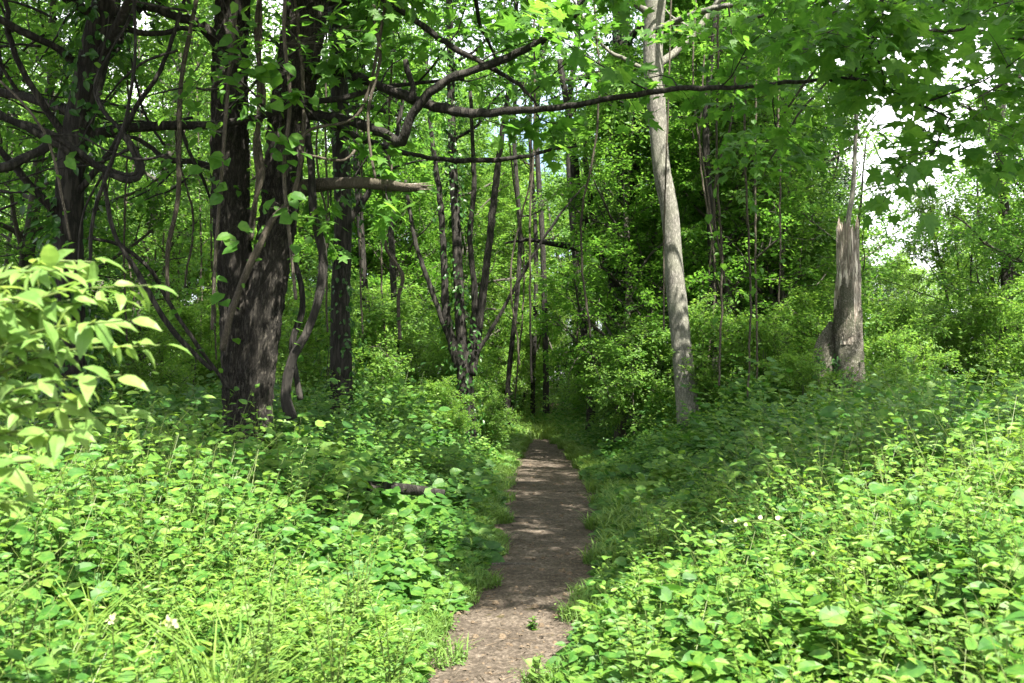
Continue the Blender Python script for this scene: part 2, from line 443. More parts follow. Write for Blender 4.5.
def scatter_pts(r, n, y0, y1, side, margin=1.12, e0=-.03, e1=30):
    out_ = []
    tot = 0
    while tot < n:
        y = np.sqrt(r.random(n * 2) * (y1 * y1 - y0 * y0) + y0 * y0)
        x = (r.random(n * 2) * 2 - 1) * (y * .512 * margin + .9)
        e = edge_dist(x, y)
        k = (e > e0) & (e < e1) & ((x > path_x(y)) == (side > 0) if side else True)
        out_.append(np.stack([x[k], y[k]], 1)); tot += k.sum()
    return np.vstack(out_)[:n]

def herbs(tm, r, xy, hfun, nl, size, tpl, tint, rise=.25, spread=.5, stem=True, axis_up=.15, hs=1.0, nup=1.0, lod_y=99, lo=.3):
    """upright leafy stems: leaves all along each stem"""
    n = len(xy); x, y = xy[:, 0], xy[:, 1]
    H = hfun(x, y) * (.65 + .6 * r.random(n)) * hs
    base = np.stack([x, y, gz(x, y) - .01], 1)
    lean = r.standard_normal((n, 2)) * .32
    # k leaves
    k = np.arange(nl)[None] + r.random((n, nl)) * .4
    t = lo + (1 - lo) * k / (nl - .4)
    az = (k * 2.4 + r.random((n, 1)) * 6.28) + r.standard_normal((n, nl)) * .4
    px_ = x[:, None] + lean[:, :1] * H[:, None] * t * t * spread * 2
    py_ = y[:, None] + lean[:, 1:] * H[:, None] * t * t * spread * 2
    pz_ = base[:, 2:3] + H[:, None] * t
    P = np.stack([px_, py_, pz_], -1)
    d = np.stack([np.cos(az), np.sin(az), axis_up + .35 * r.standard_normal((n, nl)) * .6 - .25 * (1 - t)], -1)
    s = size * (.82 + .35 * r.random((n, 1))) * (.65 + .5 * r.random((n, nl))) * (1.1 - .45 * t)
    P2 = P + unit(d) * s[..., None] * .25
    nm = np.stack([r.standard_normal((n, nl)) * .5, r.standard_normal((n, nl)) * .5, np.full((n, nl), nup)], -1) + np.array([SUNV[0], SUNV[1], 0]) * 1.15
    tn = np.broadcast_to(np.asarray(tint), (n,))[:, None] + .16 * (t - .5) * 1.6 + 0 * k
    rn = np.clip(r.random((n, nl)) * .75 + .25 * r.random((n, 1)), 0, 1)
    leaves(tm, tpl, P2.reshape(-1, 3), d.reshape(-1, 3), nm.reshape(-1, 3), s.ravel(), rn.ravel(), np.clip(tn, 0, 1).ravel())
    if stem:
        mid = base + np.stack([lean[:, 0] * H * .25 * spread * 2, lean[:, 1] * H * .25 * spread * 2, H * .5], 1)
        top = base + np.stack([lean[:, 0] * H * spread * 2, lean[:, 1] * H * spread * 2, H], 1)
        sticks(tm, base, mid, .0032, .0026, .6, .5, 1); sticks(tm, mid, top, .0026, .0012, .7, .6, 1)

def patch(x, y, k): return wob(x, y, .9, k) > .12

def undergrowth(side, name, label):
    r = np.random.default_rng(20 + side)
    tm = TM()
    # near band, full leaf shapes
    def hue(A, k=0): return .42 + .38 * wob(A[:, 0], A[:, 1], 1.5, 9 + k) + .12 * mound(A[:, 0], A[:, 1])
    A = scatter_pts(r, 4000, 1.9, 8.5, side); A = A[r.random(len(A)) < .75 + .5 * mound(A[:, 0], A[:, 1])]
    q = wob(A[:, 0], A[:, 1], 1.2, 2); tA = hue(A)
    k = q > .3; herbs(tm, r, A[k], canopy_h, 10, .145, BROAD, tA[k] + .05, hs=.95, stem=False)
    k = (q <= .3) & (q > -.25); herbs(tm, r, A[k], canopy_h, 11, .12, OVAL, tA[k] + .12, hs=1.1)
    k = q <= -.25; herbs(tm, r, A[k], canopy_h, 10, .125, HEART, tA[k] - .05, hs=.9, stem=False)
    B = scatter_pts(r, 1250, 1.9, 8.5, side, e0=.1); B = B[wob(B[:, 0], B[:, 1], 1.0, 7) > .35]
    herbs(tm, r, B, canopy_h, 24, .085, LANCE, .85, hs=1.22, axis_up=.5)
    if side < 0:
        B = np.stack([-1.75 + 1.35 * r.random(520), 3.0 + 2.9 * r.random(520)], 1); B = B[edge_dist(B[:, 0], B[:, 1]) > .06]
        herbs(tm, r, B, canopy_h, 26, .075, LANCE, 1.0, hs=1.15, axis_up=.55)
    if side > 0:
        B = scatter_pts(r, 750, 2.2, 7.5, side, e0=.05)
        herbs(tm, r, B, canopy_h, 24, .062, OVAL, .75, hs=1.2, axis_up=.35)
        B = scatter_pts(r, 420, 2.4, 8.0, side, e0=.2); herbs(tm, r, B, canopy_h, 26, .085, LANCE, .8, hs=1.3, axis_up=.5)
    else:
        B = scatter_pts(r, 550, 3.5, 8.5, side, e0=.1); herbs(tm, r, B, canopy_h, 22, .065, OVAL, .6, hs=1.2, axis_up=.35)
    C = scatter_pts(r, 1250, 1.9, 8.5, side); herbs(tm, r, C, canopy_h, 7, .11, HEART, hue(C, 3), hs=.8, stem=False)
    C = scatter_pts(r, 1200, 1.9, 8.5, side); herbs(tm, r, C, canopy_h, 10, .05, OVAL, hue(C, 5) + .1, hs=.95, stem=False)
    # middle band
    A = scatter_pts(r, 9900, 8.3, 19, side); A = A[r.random(len(A)) < .8 + .5 * mound(A[:, 0], A[:, 1])]
    q = wob(A[:, 0], A[:, 1], .9, 2); tA = hue(A)
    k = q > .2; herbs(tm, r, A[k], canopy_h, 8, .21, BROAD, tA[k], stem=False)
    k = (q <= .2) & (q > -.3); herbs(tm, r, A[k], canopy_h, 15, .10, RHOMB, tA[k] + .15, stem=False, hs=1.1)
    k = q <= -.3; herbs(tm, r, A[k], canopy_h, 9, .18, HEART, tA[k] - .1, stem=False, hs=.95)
    B = scatter_pts(r, 1500, 8.3, 19, side, e0=.5); B = B[wob(B[:, 0], B[:, 1], .8, 7) > .3]
    herbs(tm, r, B, canopy_h, 22, .11, RHOMB, .7, hs=1.3, axis_up=.4)
    # far band
    A = scatter_pts(r, 5600, 18.5, 42, side)
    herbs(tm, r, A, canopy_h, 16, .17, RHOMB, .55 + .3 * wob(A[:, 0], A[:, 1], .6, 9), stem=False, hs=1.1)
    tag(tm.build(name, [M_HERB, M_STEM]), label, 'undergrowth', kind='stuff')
undergrowth(-1, 'undergrowth', 'dense broad leafed green undergrowth covering the bank left of the dirt path')
undergrowth(1, 'undergrowth', 'dense leafy green undergrowth covering the bank right of the dirt path')

def blades(tm, r, xy, length, wide=.006, tint=.6, up=1.0):
    n = len(xy); x, y = xy.T
    a = r.random(n) * 6.28; L = length * (.5 + .8 * r.random(n))
    b = np.stack([x, y, gz(x, y)], 1)
    d1 = unit(np.stack([np.cos(a) * .45, np.sin(a) * .45, np.full(n, up)], 1)); d2 = unit(d1 + np.stack([np.cos(a), np.sin(a), np.full(n, -.45)], 1) * .8)
    m1 = b + d1 * L[:, None] * .55; tp = m1 + d2 * L[:, None] * .5
    sd_ = np.stack([-np.sin(a), np.cos(a), np.zeros(n)], 1) * (wide * (.6 + .8 * r.random(n)))[:, None]
    V = np.stack([b - sd_ * .7, b + sd_ * .7, m1 - sd_, m1 + sd_, tp], 1).reshape(-1, 3)
    F = (np.array([(0, 1, 3), (0, 3, 2), (2, 3, 4)])[None] + (np.arange(n) * 5)[:, None, None]).reshape(-1, 3)
    tm.add(V, F, np.repeat(r.random(n), 5), tint)

def grass_verge(side, label):
    r = np.random.default_rng(40 + side); tm = TM()
    def edge_pts(n, y0, y1, wd):
        y = np.sqrt(r.random(n) * (y1 * y1 - y0 * y0) + y0 * y0)
        e = -.08 + np.abs(r.standard_normal(n)) * wd * 1.1
        jit = .11 * np.sin(y * 3.3 + side) + .08 * np.sin(y * 9.1 + side * 2)
        return np.stack([path_x(y) + side * (path_hw(y) + e + jit), y], 1)
    blades(tm, r, edge_pts(9000, 3.5, 12, .28), .16, .0035, .55)
    blades(tm, r, edge_pts(16000, 10, 30, .42), .2, .006, .65)
    if side > 0: blades(tm, r, edge_pts(15000, 8, 24, .75), .26, .007, .9)
    blades(tm, r, np.stack([path_x(G[:, 1]) + G[:, 0], G[:, 1]], 1), .4, .014, .9) if len(G := np.stack([side * r.random(3500) * 2.2, 27.5 + 10 * r.random(3500)], 1)) else None
    A = edge_pts(1800, 3.5, 12, .2); herbs(tm, r, A, lambda x, y: .10 + 0 * x, 7, .03, OVAL, .4, stem=False)
    A = edge_pts(2200, 11, 28, .3); herbs(tm, r, A, lambda x, y: .14 + 0 * x, 8, .045, RHOMB, .5, stem=False)
    tag(tm.build('grass', [M_GRASS, M_STEM]), label, 'grass', kind='stuff')
grass_verge(-1, 'fine short grass and small weeds fringing the left edge of the dirt path')
grass_verge(1, 'fine short grass and small weeds fringing the right edge of the dirt path')

# ------------------------------------------------------------------ trees
class Grow:
    def __init__(s, seed): s.r = np.random.default_rng(seed); s.tubes = []; s.tw = []
    def limb(s, p, d, L, r0, level, up=.05, kids=7, droop=0., wander=.16):
        r = s.r; n = 9 if level == 0 else 6
        P = [np.array(p, float)]; d = unit(np.array(d, float))
        for i in range(n):
            d = unit(d + r.standard_normal(3) * wander + np.array([0, 0, up - droop * i / n]))
            P.append(P[-1] + d * L / n)
        P = np.array(P); rad = np.linspace(r0, r0 * .3, n + 1)
        s.tubes.append((P, rad, level)); s.kids(P, rad, L, level, kids, up, droop, wander); return P
    def kids(s, P, rad, L, level, kids, up=.05, droop=0., wander=.16, t0=.25, flat=.45):
        r = s.r; n = len(P) - 1
        if level < 1:
            for q in np.linspace(t0, .98, kids):
                i = q * n; a = int(i); f = i - a; a = min(a, n - 1)
                pp = P[a] * (1 - f) + P[a + 1] * f; dd = unit(P[a + 1] - P[a])
                o = r.standard_normal(3) * np.array([1, 1, flat]); o = unit(o - dd * np.dot(o, dd))
                s.limb(pp, dd * .55 + o, L * (.5 - .22 * q) * (.8 + .4 * r.random()), rad[a] * .5, level + 1, up, 6, droop, wander)
        else:
            for q in np.linspace(.15, 1, kids):
                i = q * n; a = min(int(i), n - 1); f = i - a
                pp = P[a] * (1 - f) + P[a + 1] * f; dd = unit(P[a + 1] - P[a])
                o = r.standard_normal(3) * np.array([1, 1, .35]); o = unit(o - dd * np.dot(o, dd))
                s.tw.append((pp, unit(dd * .5 + o), max(.25, L * .42)))
    def wood(s, tm, segs0=7, minr=.004):
        for P, rad, lv in s.tubes:
            Q, rr = smooth_poly(P, np.maximum(rad, minr), .35 if lv == 0 else .6)
            tube(tm, Q, rr, segs0 if lv == 0 else 4, .12 if lv == 0 else 0, s.r, cap=False)
    def foliage(s, tm, per, size, tpl, tint=.5, droop=.25, wmesh=None, nup=1.0, tvar=.25, spread=.4, m=0, tlen=1.0):
        r = s.r; n = len(s.tw)
        P0 = np.array([t[0] for t in s.tw]); D = np.array([t[1] for t in s.tw]); L = np.array([t[2] for t in s.tw]) * tlen
        t = (np.arange(per)[None] + r.random((n, per))) / per
        P = P0[:, None] + D[:, None] * (L[:, None] * t)[..., None]
        P[..., 2] -= droop * (t ** 2) * L[:, None] * .5
        sgn = np.where(np.arange(per) % 2 == 0, 1., -1.)[None, :, None]
        side = unit(np.cross(D, np.array([0, 0, 1.]))[:, None] + np.zeros((n, per, 3)))
        dirs = D[:, None] * .7 + side * sgn * .9 + r.standard_normal((n, per, 3)) * spread
        dirs[..., 2] -= droop
        sz = size * (.6 + .7 * r.random((n, per)))
        P = P + unit(dirs) * sz[..., None] * .5 + r.standard_normal((n, per, 3)) * size * .35
        nm = r.standard_normal((n, per, 3)) * (.6 if tpl is MAPLE else .42); nm[..., 2] += nup; nm += np.array([SUNV[0], SUNV[1], 0]) * .8
        tn = tint + tvar * (r.random((n, 1)) - .5) + 0 * t
        leaves(tm, tpl, P.reshape(-1, 3), dirs.reshape(-1, 3), nm.reshape(-1, 3), sz.ravel(), r.random(n * per), np.clip(tn, 0, 1).ravel(), m)
        if wmesh is not None:
            E = P0 + D * L[:, None]; E[:, 2] -= droop * L * .5
            M_ = P0 + D * L[:, None] * .55; M_[:, 2] -= droop * L * .15
            sticks(wmesh, P0, M_, .004, .003); sticks(wmesh, M_, E, .003, .0012)

def make_tree(name, seed, H, base, reach, nl, kids, per, size, bark, leafm, tpl=RHOMB, r0=None, stems=1, lift=.45, up=.06, tint=.5, droop=.25, loc=(0, 0, 0), label='', cat='tree', group=None, lean=0, shape='round'):
    g = Grow(seed); r = g.r
    root = empty(name, loc, label, cat, group)
    tt_ = TM(); r0 = r0 or H * .013 + .02
    for sidx in range(stems):
        a = r.random() * 6.28; sp = (.0 if stems == 1 else .22 + .1 * r.random())
        n = 9; P = [np.array([0, 0, -.2]) + np.array([math.cos(a), math.sin(a), 0]) * (.0 if stems == 1 else .12)]
        d = unit(np.array([math.cos(a) * sp + lean, math.sin(a) * sp, 1.]))
        for i in range(n):
            d = unit(d + np.append(r.standard_normal(2) * .06, .12)); P.append(P[-1] + d * H / n)
        P = np.array(P); rad = np.linspace(1, .16, n + 1) * r0 / (1 if stems == 1 else 1.5); rad[0] *= 1.25
        Q, rr = smooth_poly(P, rad, .25); tube(tt_, Q, rr, 12, .09, r)
        for i in range(nl // stems):
            q = base / H + (1 - base / H) * ((i + r.random()) / (nl // stems)) ** 1.0 * .97
            f = q * n; k = min(int(f), n - 1); pp = P[k] + (P[k + 1] - P[k]) * (f - k)
            az = i * 2.4 + r.random() * .8
            qq = (q - base / H) / (1 - base / H)
            if shape == 'round': prof = math.sqrt(max(.12, 1 - (qq * 1.25 - .35) ** 2 * 1.05)) if qq > .28 else .75 + qq * .85
            else: prof = max(.1, 1 - qq) ** .8
            L = reach * prof * (.75 + .45 * r.random())
            el = (lift + .5 * qq) if shape == 'round' else (-.1 + .3 * qq)
            g.limb(pp, (math.cos(az), math.sin(az), el), L, np.interp(q, [0, 1], [rad[1], rad[-1]]) * .5, 0, up, kids, .0 if shape == 'round' else .03)
    tt_.build('trunk', bark, root, smooth=True)
    lm = TM(); cr = TM(); g.wood(lm)
    g.foliage(cr, per, size, tpl, tint, droop, lm)
    lm.build('limbs', bark, root, smooth=True); cr.build('crown', leafm, root)
    return root

def dup(root, loc, rz, s, label, group=None, s3=None):
    c = root.copy(); COL.objects.link(c); c.location = loc; c.rotation_euler = (0, 0, rz); c.scale = s3 or (s, s, s)
    c['label'] = label
    if group: c['group'] = group
    for ch in root.children:
        k = ch.copy(); COL.objects.link(k); k.parent = c
    return c

LAND = [(40, 'the dark tangled tree'), (175, 'the hanging bare vine loops'), (255, 'the twin trunked tree'), (340, 'the straight dark trunk'), (465, 'the many stemmed tree'),
        (545, 'the far end of the path'), (625, 'the ivy clad trunk'), (685, 'the pale grey trunk'), (770, 'the dark gap beside the snag'), (850, 'the broken snag'), (940, 'the bright gap of sky'), (1010, 'the log at right')]
LD = {'the many stemmed tree': 19, 'the straight dark trunk': 15, 'the ivy clad trunk': 22, 'the pale grey trunk': 17, 'the broken snag': 16}
pending = []
def place(proto, px, d, s, rz, look, kind, group, sz=1.0):
    x = (px - 512) / FPX * d
    if 'used' not in proto:
        proto['used'] = 1; o = proto
        o.location = (x, d, float(gz(x, d)) - .05); o.rotation_euler = (0, 0, rz); o.scale = (s, s, s * sz)
        o['group'] = group
    else:
        o = dup(proto, (x, d, float(gz(x, d)) - .05), rz, s, '', group, (s, s, s * sz))
    pending.append((o, px, d, look, kind))
    return o
def finish_labels():
    groups = {}
    for o, px, d, look, kind in pending:
        lx, lm_ = min(LAND, key=lambda q: abs(q[0] - px))
        if px < -15: ph = 'beyond the left edge'
        elif px > 1040: ph = 'beyond the right edge'
        else: ph = ('far behind ' if d > 27 else 'behind ' if d > LD.get(lm_, 12) else 'in front of ') + lm_
        groups.setdefault((look, kind, ph), []).append((px, d, o))
    ORD = ['first', 'second', 'third', 'fourth', 'fifth', 'sixth', 'seventh', 'eighth', 'ninth']
    for (look, kind, ph), L in groups.items():
        L.sort(key=lambda q: q[0])
        for i, (px, d, o) in enumerate(L):
            o['label'] = f'{look} {kind} {ph}' + ('' if len(L) == 1 else f', {ORD[min(i, 8)]} from the left')
            if 'used' in o: del o['used']
            if 'label2' in o: o['label'] = o['label2']; del o['label2']

print('protos')
protoA = make_tree('broadleaf_tree', 101, 15, 3.2, 4.2, 26, 8, 26, .12, M_DARK, M_FAR, tint=.45, cat='tree')
protoB = make_tree('broadleaf_tree', 102, 12, 1.8, 3.0, 26, 8, 24, .11, M_TWIG, M_FAR, tint=.6, cat='tree')
protoC = make_tree('understory_tree', 103, 6.5, .7, 2.4, 22, 7, 22, .095, M_TWIG, M_FAR, tint=.6, stems=3, cat='tree', droop=.15)
protoC2 = make_tree('understory_tree', 104, 5.2, .4, 2.2, 20, 7, 24, .085, M_TWIG, M_FAR, tint=.85, stems=4, cat='tree', lift=.3)
protoD = make_tree('shrub', 105, 2.6, .15, 1.3, 18, 6, 22, .075, M_TWIG, M_FAR, tint=.75, stems=4, cat='shrub', r0=.035)
protoE = make_tree('conifer', 106, 14, 2.2, 3.6, 60, 8, 34, .10, M_DARK, M_CONIFER, tint=.4, cat='conifer', shape='cone', droop=.35)

# tall background trees
G1 = 'tall leafy trees filling the background woods'
k = 0
for px, d, p, s, rz in [(125, 21, 1, .9, .4), (265, 26, 1, 1.0, 3.4), (380, 31, 1, 1.05, 5), (470, 33, 1, 1.05, 2), (160, 30, 1, 1.0, 1), (95, 27, 1, .95, 2.6), (215, 37, 1, 1.15, 4), (20, 24, 1, 1, 5), (430, 40, 1, 1.1, 1), (-60, 36, 0, 1, .3), (60, 46, 0, .95, 2.2), (290, 52, 0, 1., 4), (385, 58, 1, 1.1, 2.7), (450, 54, 0, .9, 5), (575, 56, 0, 1., 1.9),
                        (640, 46, 1, 1.1, 3.3), (715, 40, 0, 1.05, 5.5), (790, 44, 1, 1.2, .8), (120, 70, 0, 1.2, 3.9), (240, 74, 1, 1.3, 2),
                        (350, 70, 0, 1.1, .9), (500, 78, 0, 1.2, 3), (600, 76, 1, 1.2, 5.2), (700, 66, 0, 1.1, 1.2), (800, 68, 1, 1.3, 4.4), (10, 60, 1, 1.2, .2), (180, 88, 0, 1.2, 1.2), (1040, 76, 1, .8, 1.1), (900, 92, 1, .6, 2.6)]:
    place(protoA if p == 0 else protoB, px, d, s, rz, ['dark barked tall spreading', 'narrower'][p], 'tree', G1)
G2 = 'small understory trees among the trunks'
protoF = make_tree('slim_tree', 107, 9, 1.0, 2.5, 30, 8, 26, .095, M_TWIG, M_CANOPY, tint=.7, cat='tree', droop=.2)
for px, d, s, rz in [(30, 15, 1, .3), (310, 30, 1.1, 2.3), (400, 29, 1, 3.3), (618, 20.5, .9, 1.9), (725, 20, 1, 2.9), (795, 22, 1.1, 3.9), (1060, 20, 1, 5.9), (100, 38, 1.2, 1.3), (500, 46, 1.1, 4)]:
    place(protoF, px, d, s, rz, 'slender leafy', 'tree', 'slender leafy trees behind the nearer trunks')
for px, d, p, s, rz in [(-30, 19, 0, 1, .2), (60, 24, 0, 1.0, 1.3), (140, 33, 1, 1.5, 2.2), (205, 36, 1, 1.7, .8), (255, 38, 1, 1.8, .2), (320, 34, 1, 1.5, 4), (380, 36, 1, 1.7, 5.2), (430, 38, 0, 1.6, 3), (480, 42, 1, 1.9, .5), (540, 46, 1, 2.0, 2), (515, 37, 1, 1.0, 4), (575, 36, 1, 1.0, 3), (600, 38, 0, 1.5, 4.4),
                        (655, 26, 0, 1.0, 1.1), (735, 21.5, 0, 1.05, 3.6), (790, 20.5, 0, 1.0, .4), (838, 23, 1, .9, 2.3), (885, 30, 1, .9, 5), (925, 32, 1, 1.0, 1.5), (985, 27, 1, 1.25, 4.2), (1040, 24, 0, 1.2, 2.8), (170, 46, 1, 1.9, 1), (950, 46, 1, 1.2, .3),
                        (870, 50, 1, 1.3, .9), (1010, 44, 1, 1.6, 4), (690, 32, 1, 1.4, 2.9), (760, 30, 0, 1.25, 1.9), (100, 30, 1, 1.2, 5)]:
    place(protoC if p == 0 else protoC2, px, d, s, rz, ['slender stemmed', 'bright bushy'][p], 'small tree', G2)
G3 = 'leafy shrubs rising out of the undergrowth'
for px, d, s, rz in [(440, 17.5, .52, 2.2), (486, 20, .55, .7), (800, 15.6, .55, 2), (884, 15.4, .5, 4), (905, 17, .7, 1), (270, 21, 1.2, 2), (345, 20, 1.2, .4), (405, 27, 1.3, 1.4), (450, 23, .9, 2.9), (20, 13, .8, 1), (120, 15, .75, 2), (185, 18, .9, 3), (310, 17, .9, 4), (375, 19, 1, 5), (425, 24, .9, .5), (470, 31, 1, 1.5), (500, 40, 1.2, 2.5), (595, 31, .9, 3.5), (612, 23, .85, 4.5), (645, 19, .9, 5.5), (720, 17.5, .9, .8), (765, 17, .8, 1.8), (800, 18.5, 1, 2.8),
                     (885, 18, .9, 3.8), (920, 21, 1, 4.8), (965, 20, .9, .1), (1010, 19, 1, 1.1), (1050, 17, 1, 2.1), (100, 30, 1.2, 3.1), (200, 24, 1, 4.1), (240, 28, 1.1, 1.7), (560, 44, 1.2, 0), (530, 42, 1.1, 2), (900, 33, 1.3, 2.2), (990, 35, 1.3, 4.2)]:
    place(protoD, px, d, s, rz, 'low rounded leafy', 'shrub', G3)
place(protoE, 765, 25, 1, .5, '', 'conifer', 'dark evergreens in the middle distance')['label2'] = 'dark drooping evergreen midway between the pale grey trunk and the broken snag'
place(protoE, 662, 30, .95, 2.5, '', 'conifer', 'dark evergreens in the middle distance')['label2'] = 'dark drooping evergreen directly behind the pale grey trunk'
place(protoE, 720, 31, 1.1, 4.5, '', 'conifer', 'dark evergreens in the middle distance')['label2'] = 'tallest dark evergreen just right of the pale grey trunk, deeper in the woods'

# ---------------- hand placed trees
def px_poly(pts):
    """[(px,py,d,radius_px)] -> points and radii in metres"""
    P = np.array([at(a, b, d) for a, b, d, _ in pts]); r = np.array([q * d / FPX for _, _, d, q in pts])
    return P, r
def crown_for(g, tops, nl, reach, z0, kids=8, lift=.35, up=.05):
    """limbs on trunk tops above height z0"""
    for P, rad in tops:
        idx = np.where(P[:, 2] > z0)[0]
        for i in range(nl):
            k = idx[int((i + g.r.random()) / nl * (len(idx) - 1))]
            az = i * 2.4 + g.r.random()
            q = (P[k, 2] - z0) / (P[-1, 2] - z0)
            g.limb(P[k], (math.cos(az), math.sin(az), lift + .5 * q), reach * (1.05 - .55 * q) * (.8 + .4 * g.r.random()), rad[k] * .42, 0, up, kids)

# twin trunked tree
D1 = 11.0
org = np.array([*at(250, 500, D1)[:2], 0.]); org[2] = gz(org[0], org[1])
twin = empty('twin_trunk_tree', org, 'large furrowed twin trunked tree with long bare limbs left of the path', 'tree')
r = np.random.default_rng(7)
LT = [(247, 530, D1, 30), (247, 500, D1, 24), (245, 440, D1, 19), (242, 380, D1, 18), (237, 300, D1, 16.5), (232, 220, D1, 17), (230, 140, D1 + .05, 18), (230, 60, D1 + .1, 17), (233, 0, D1 + .1, 16), (236, -120, D1, 14), (230, -300, D1, 11), (226, -480, D1, 6), (230, -600, D1, 2)]
RT = [(250, 530, D1 - .05, 28), (250, 500, D1 - .05, 23), (250, 440, D1 - .05, 19), (253, 390, D1 - .05, 19), (260, 330, D1 - .05, 19), (272, 260, D1 - .05, 17), (281, 200, D1 - .05, 18), (287, 130, D1 - .05, 19), (299, 60, D1 - .1, 20), (308, 0, D1 - .1, 20), (325, -120, D1 - .2, 16), (345, -300, D1 - .3, 12), (360, -480, D1 - .3, 7), (365, -620, D1 - .3, 2)]
tops = []
for pts in (LT, RT):
    P, rr = px_poly(pts); P, rr = smooth_poly(P, rr, .035)
    tm = TM(); tube(tm, P, rr, 110, .05, r, ridges=.028); tm.build('trunk', M_BARK, twin, origin=org, smooth=True)
    tops.append((P[::4], rr[::4]))
LIMBS = [
    [(303, 78, 11, 9), (325, 70, 10.9, 7), (350, 74, 10.8, 6), (380, 86, 10.6, 5.5), (410, 98, 10.4, 6), (440, 108, 10.2, 5.5), (475, 113, 10, 5), (520, 110, 9.8, 4.2), (560, 107, 9.5, 3.8), (620, 97, 9.2, 3.2), (680, 88, 9, 3), (720, 88, 8.8, 2.6), (775, 84, 8.6, 2.4), (850, 78, 8.3, 2), (885, 88, 8.1, 1.8), (920, 104, 8, 1.3), (950, 118, 7.9, .8)],
    [(290, 105, 11, 9), (318, 116, 10.8, 7), (350, 121, 10.6, 6), (383, 133, 10.4, 5.5), (401, 142, 10.3, 5.5), (408, 122, 10.2, 5.2), (424, 98, 10.1, 5.2), (450, 79, 10, 5), (485, 66, 9.9, 4.6), (525, 50, 9.8, 4.4), (560, 27, 9.7, 4), (590, -6, 9.6, 3.5), (620, -70, 9.6, 2.8), (640, -160, 9.6, 1.5)],
    [(322, -60, 10.9, 5), (360, -25, 10.7, 4), (390, 3, 10.5, 3.5), (415, 20, 10.4, 3.3), (445, 42, 10.2, 3), (480, 62, 10.1, 2.6), (512, 80, 10.0, 2.3), (530, 95, 9.9, 1.8), (536, 108, 9.8, 1.2)],
    [(318, 116, 10.8, 4), (360, 138, 11, 3), (420, 156, 11.2, 2.4), (470, 161, 11.3, 2.6), (520, 157, 11.4, 2.2), (550, 150, 11.5, 1.8), (577, 147, 11.5, .8)],
    [(230, 60, 11, 8), (205, 28, 10.8, 6), (180, 18, 10.7, 4.5), (150, 8, 10.5, 4), (115, -6, 10.3, 3.5), (60, -30, 10, 2.5)],
    [(228, 175, 11, 5), (200, 163, 10.9, 3), (165, 158, 10.8, 2.6), (140, 140, 10.8, 2.2), (95, 136, 10.6, 1.2)],
    [(405, 60, 10.3, 3), (412, 85, 10.3, 3), (412, 102, 10.3, 4)],
]
g = Grow(71)
for i, L in enumerate(LIMBS):
    P, rr = px_poly(L); P, rr = smooth_poly(P, rr, .08); tm = TM()
    P = P + .006 * r.standard_normal(P.shape)
    tube(tm, P, rr * (.9 if i < 2 else 1), 10, .14, r); tm.build('branch', M_DARK, twin, origin=org, smooth=True)
# broken stub
P, rr = px_poly([(285, 200, 11, 11), (305, 188, 10.9, 8), (335, 184, 10.7, 6.5), (365, 183, 10.5, 6), (395, 186, 10.4, 5.5), (412, 188, 10.3, 4.5), (427, 187, 10.3, 1.4)])
P, rr = smooth_poly(P, rr, .05); tm = TM(); tube(tm, P, rr, 14, .16, r, ridges=.008)
tag(tm.build('branch', M_VINE, twin, origin=org, smooth=True), 'thick pale broken off limb stub')
E_ = at(424, 187, 10.3); n = 9; q = E_ + r.standard_normal((n, 3)) * .018; tm = TM()
sticks(tm, q - [.16, 0, 0], q + np.stack([.02 + .09 * r.random(n), .01 * r.standard_normal(n), .015 * r.standard_normal(n)], 1), .016, .002)
tag(tm.build('splinters', M_DEAD, twin, origin=org), 'splintered broken limb end')
for a, b in (((352, 180, 10.6), (366, 158, 10.5)), ((385, 184, 10.4), (392, 204, 10.3)), ((330, 186, 10.7), (338, 212, 10.6))):
    A_, B_ = at(*a), at(*b); g.limb(A_, B_ - A_, .5, .012, 1, .0, 3)
# leafy sprays on the long limb
for j in (0, 1, 2):
    P, rr = px_poly(LIMBS[j]); P, rr = smooth_poly(P, rr, .25)
    n0 = {0: .55, 1: .75, 2: .0}[j]
    for i in range(int(len(P) * n0), len(P)):
        if g.r.random() < .8:
            dd = unit(P[min(i + 1, len(P) - 1)] - P[i - 1]); o = g.r.standard_normal(3) * [1, 1, .4]
            g.limb(P[i], dd * .4 + unit(o), .7 + .7 * g.r.random(), .009, 1, .02, 6)
crown_for(g, tops, 18, 4.4, 5.6)
lm = TM(); cr = TM(); g.wood(lm); g.foliage(cr, 11, .16, MAPLE, .5, .25, lm)
lm.build('limbs', M_DARK, twin, origin=org, smooth=True); cr.build('crown', M_CANOPY, twin, origin=org)

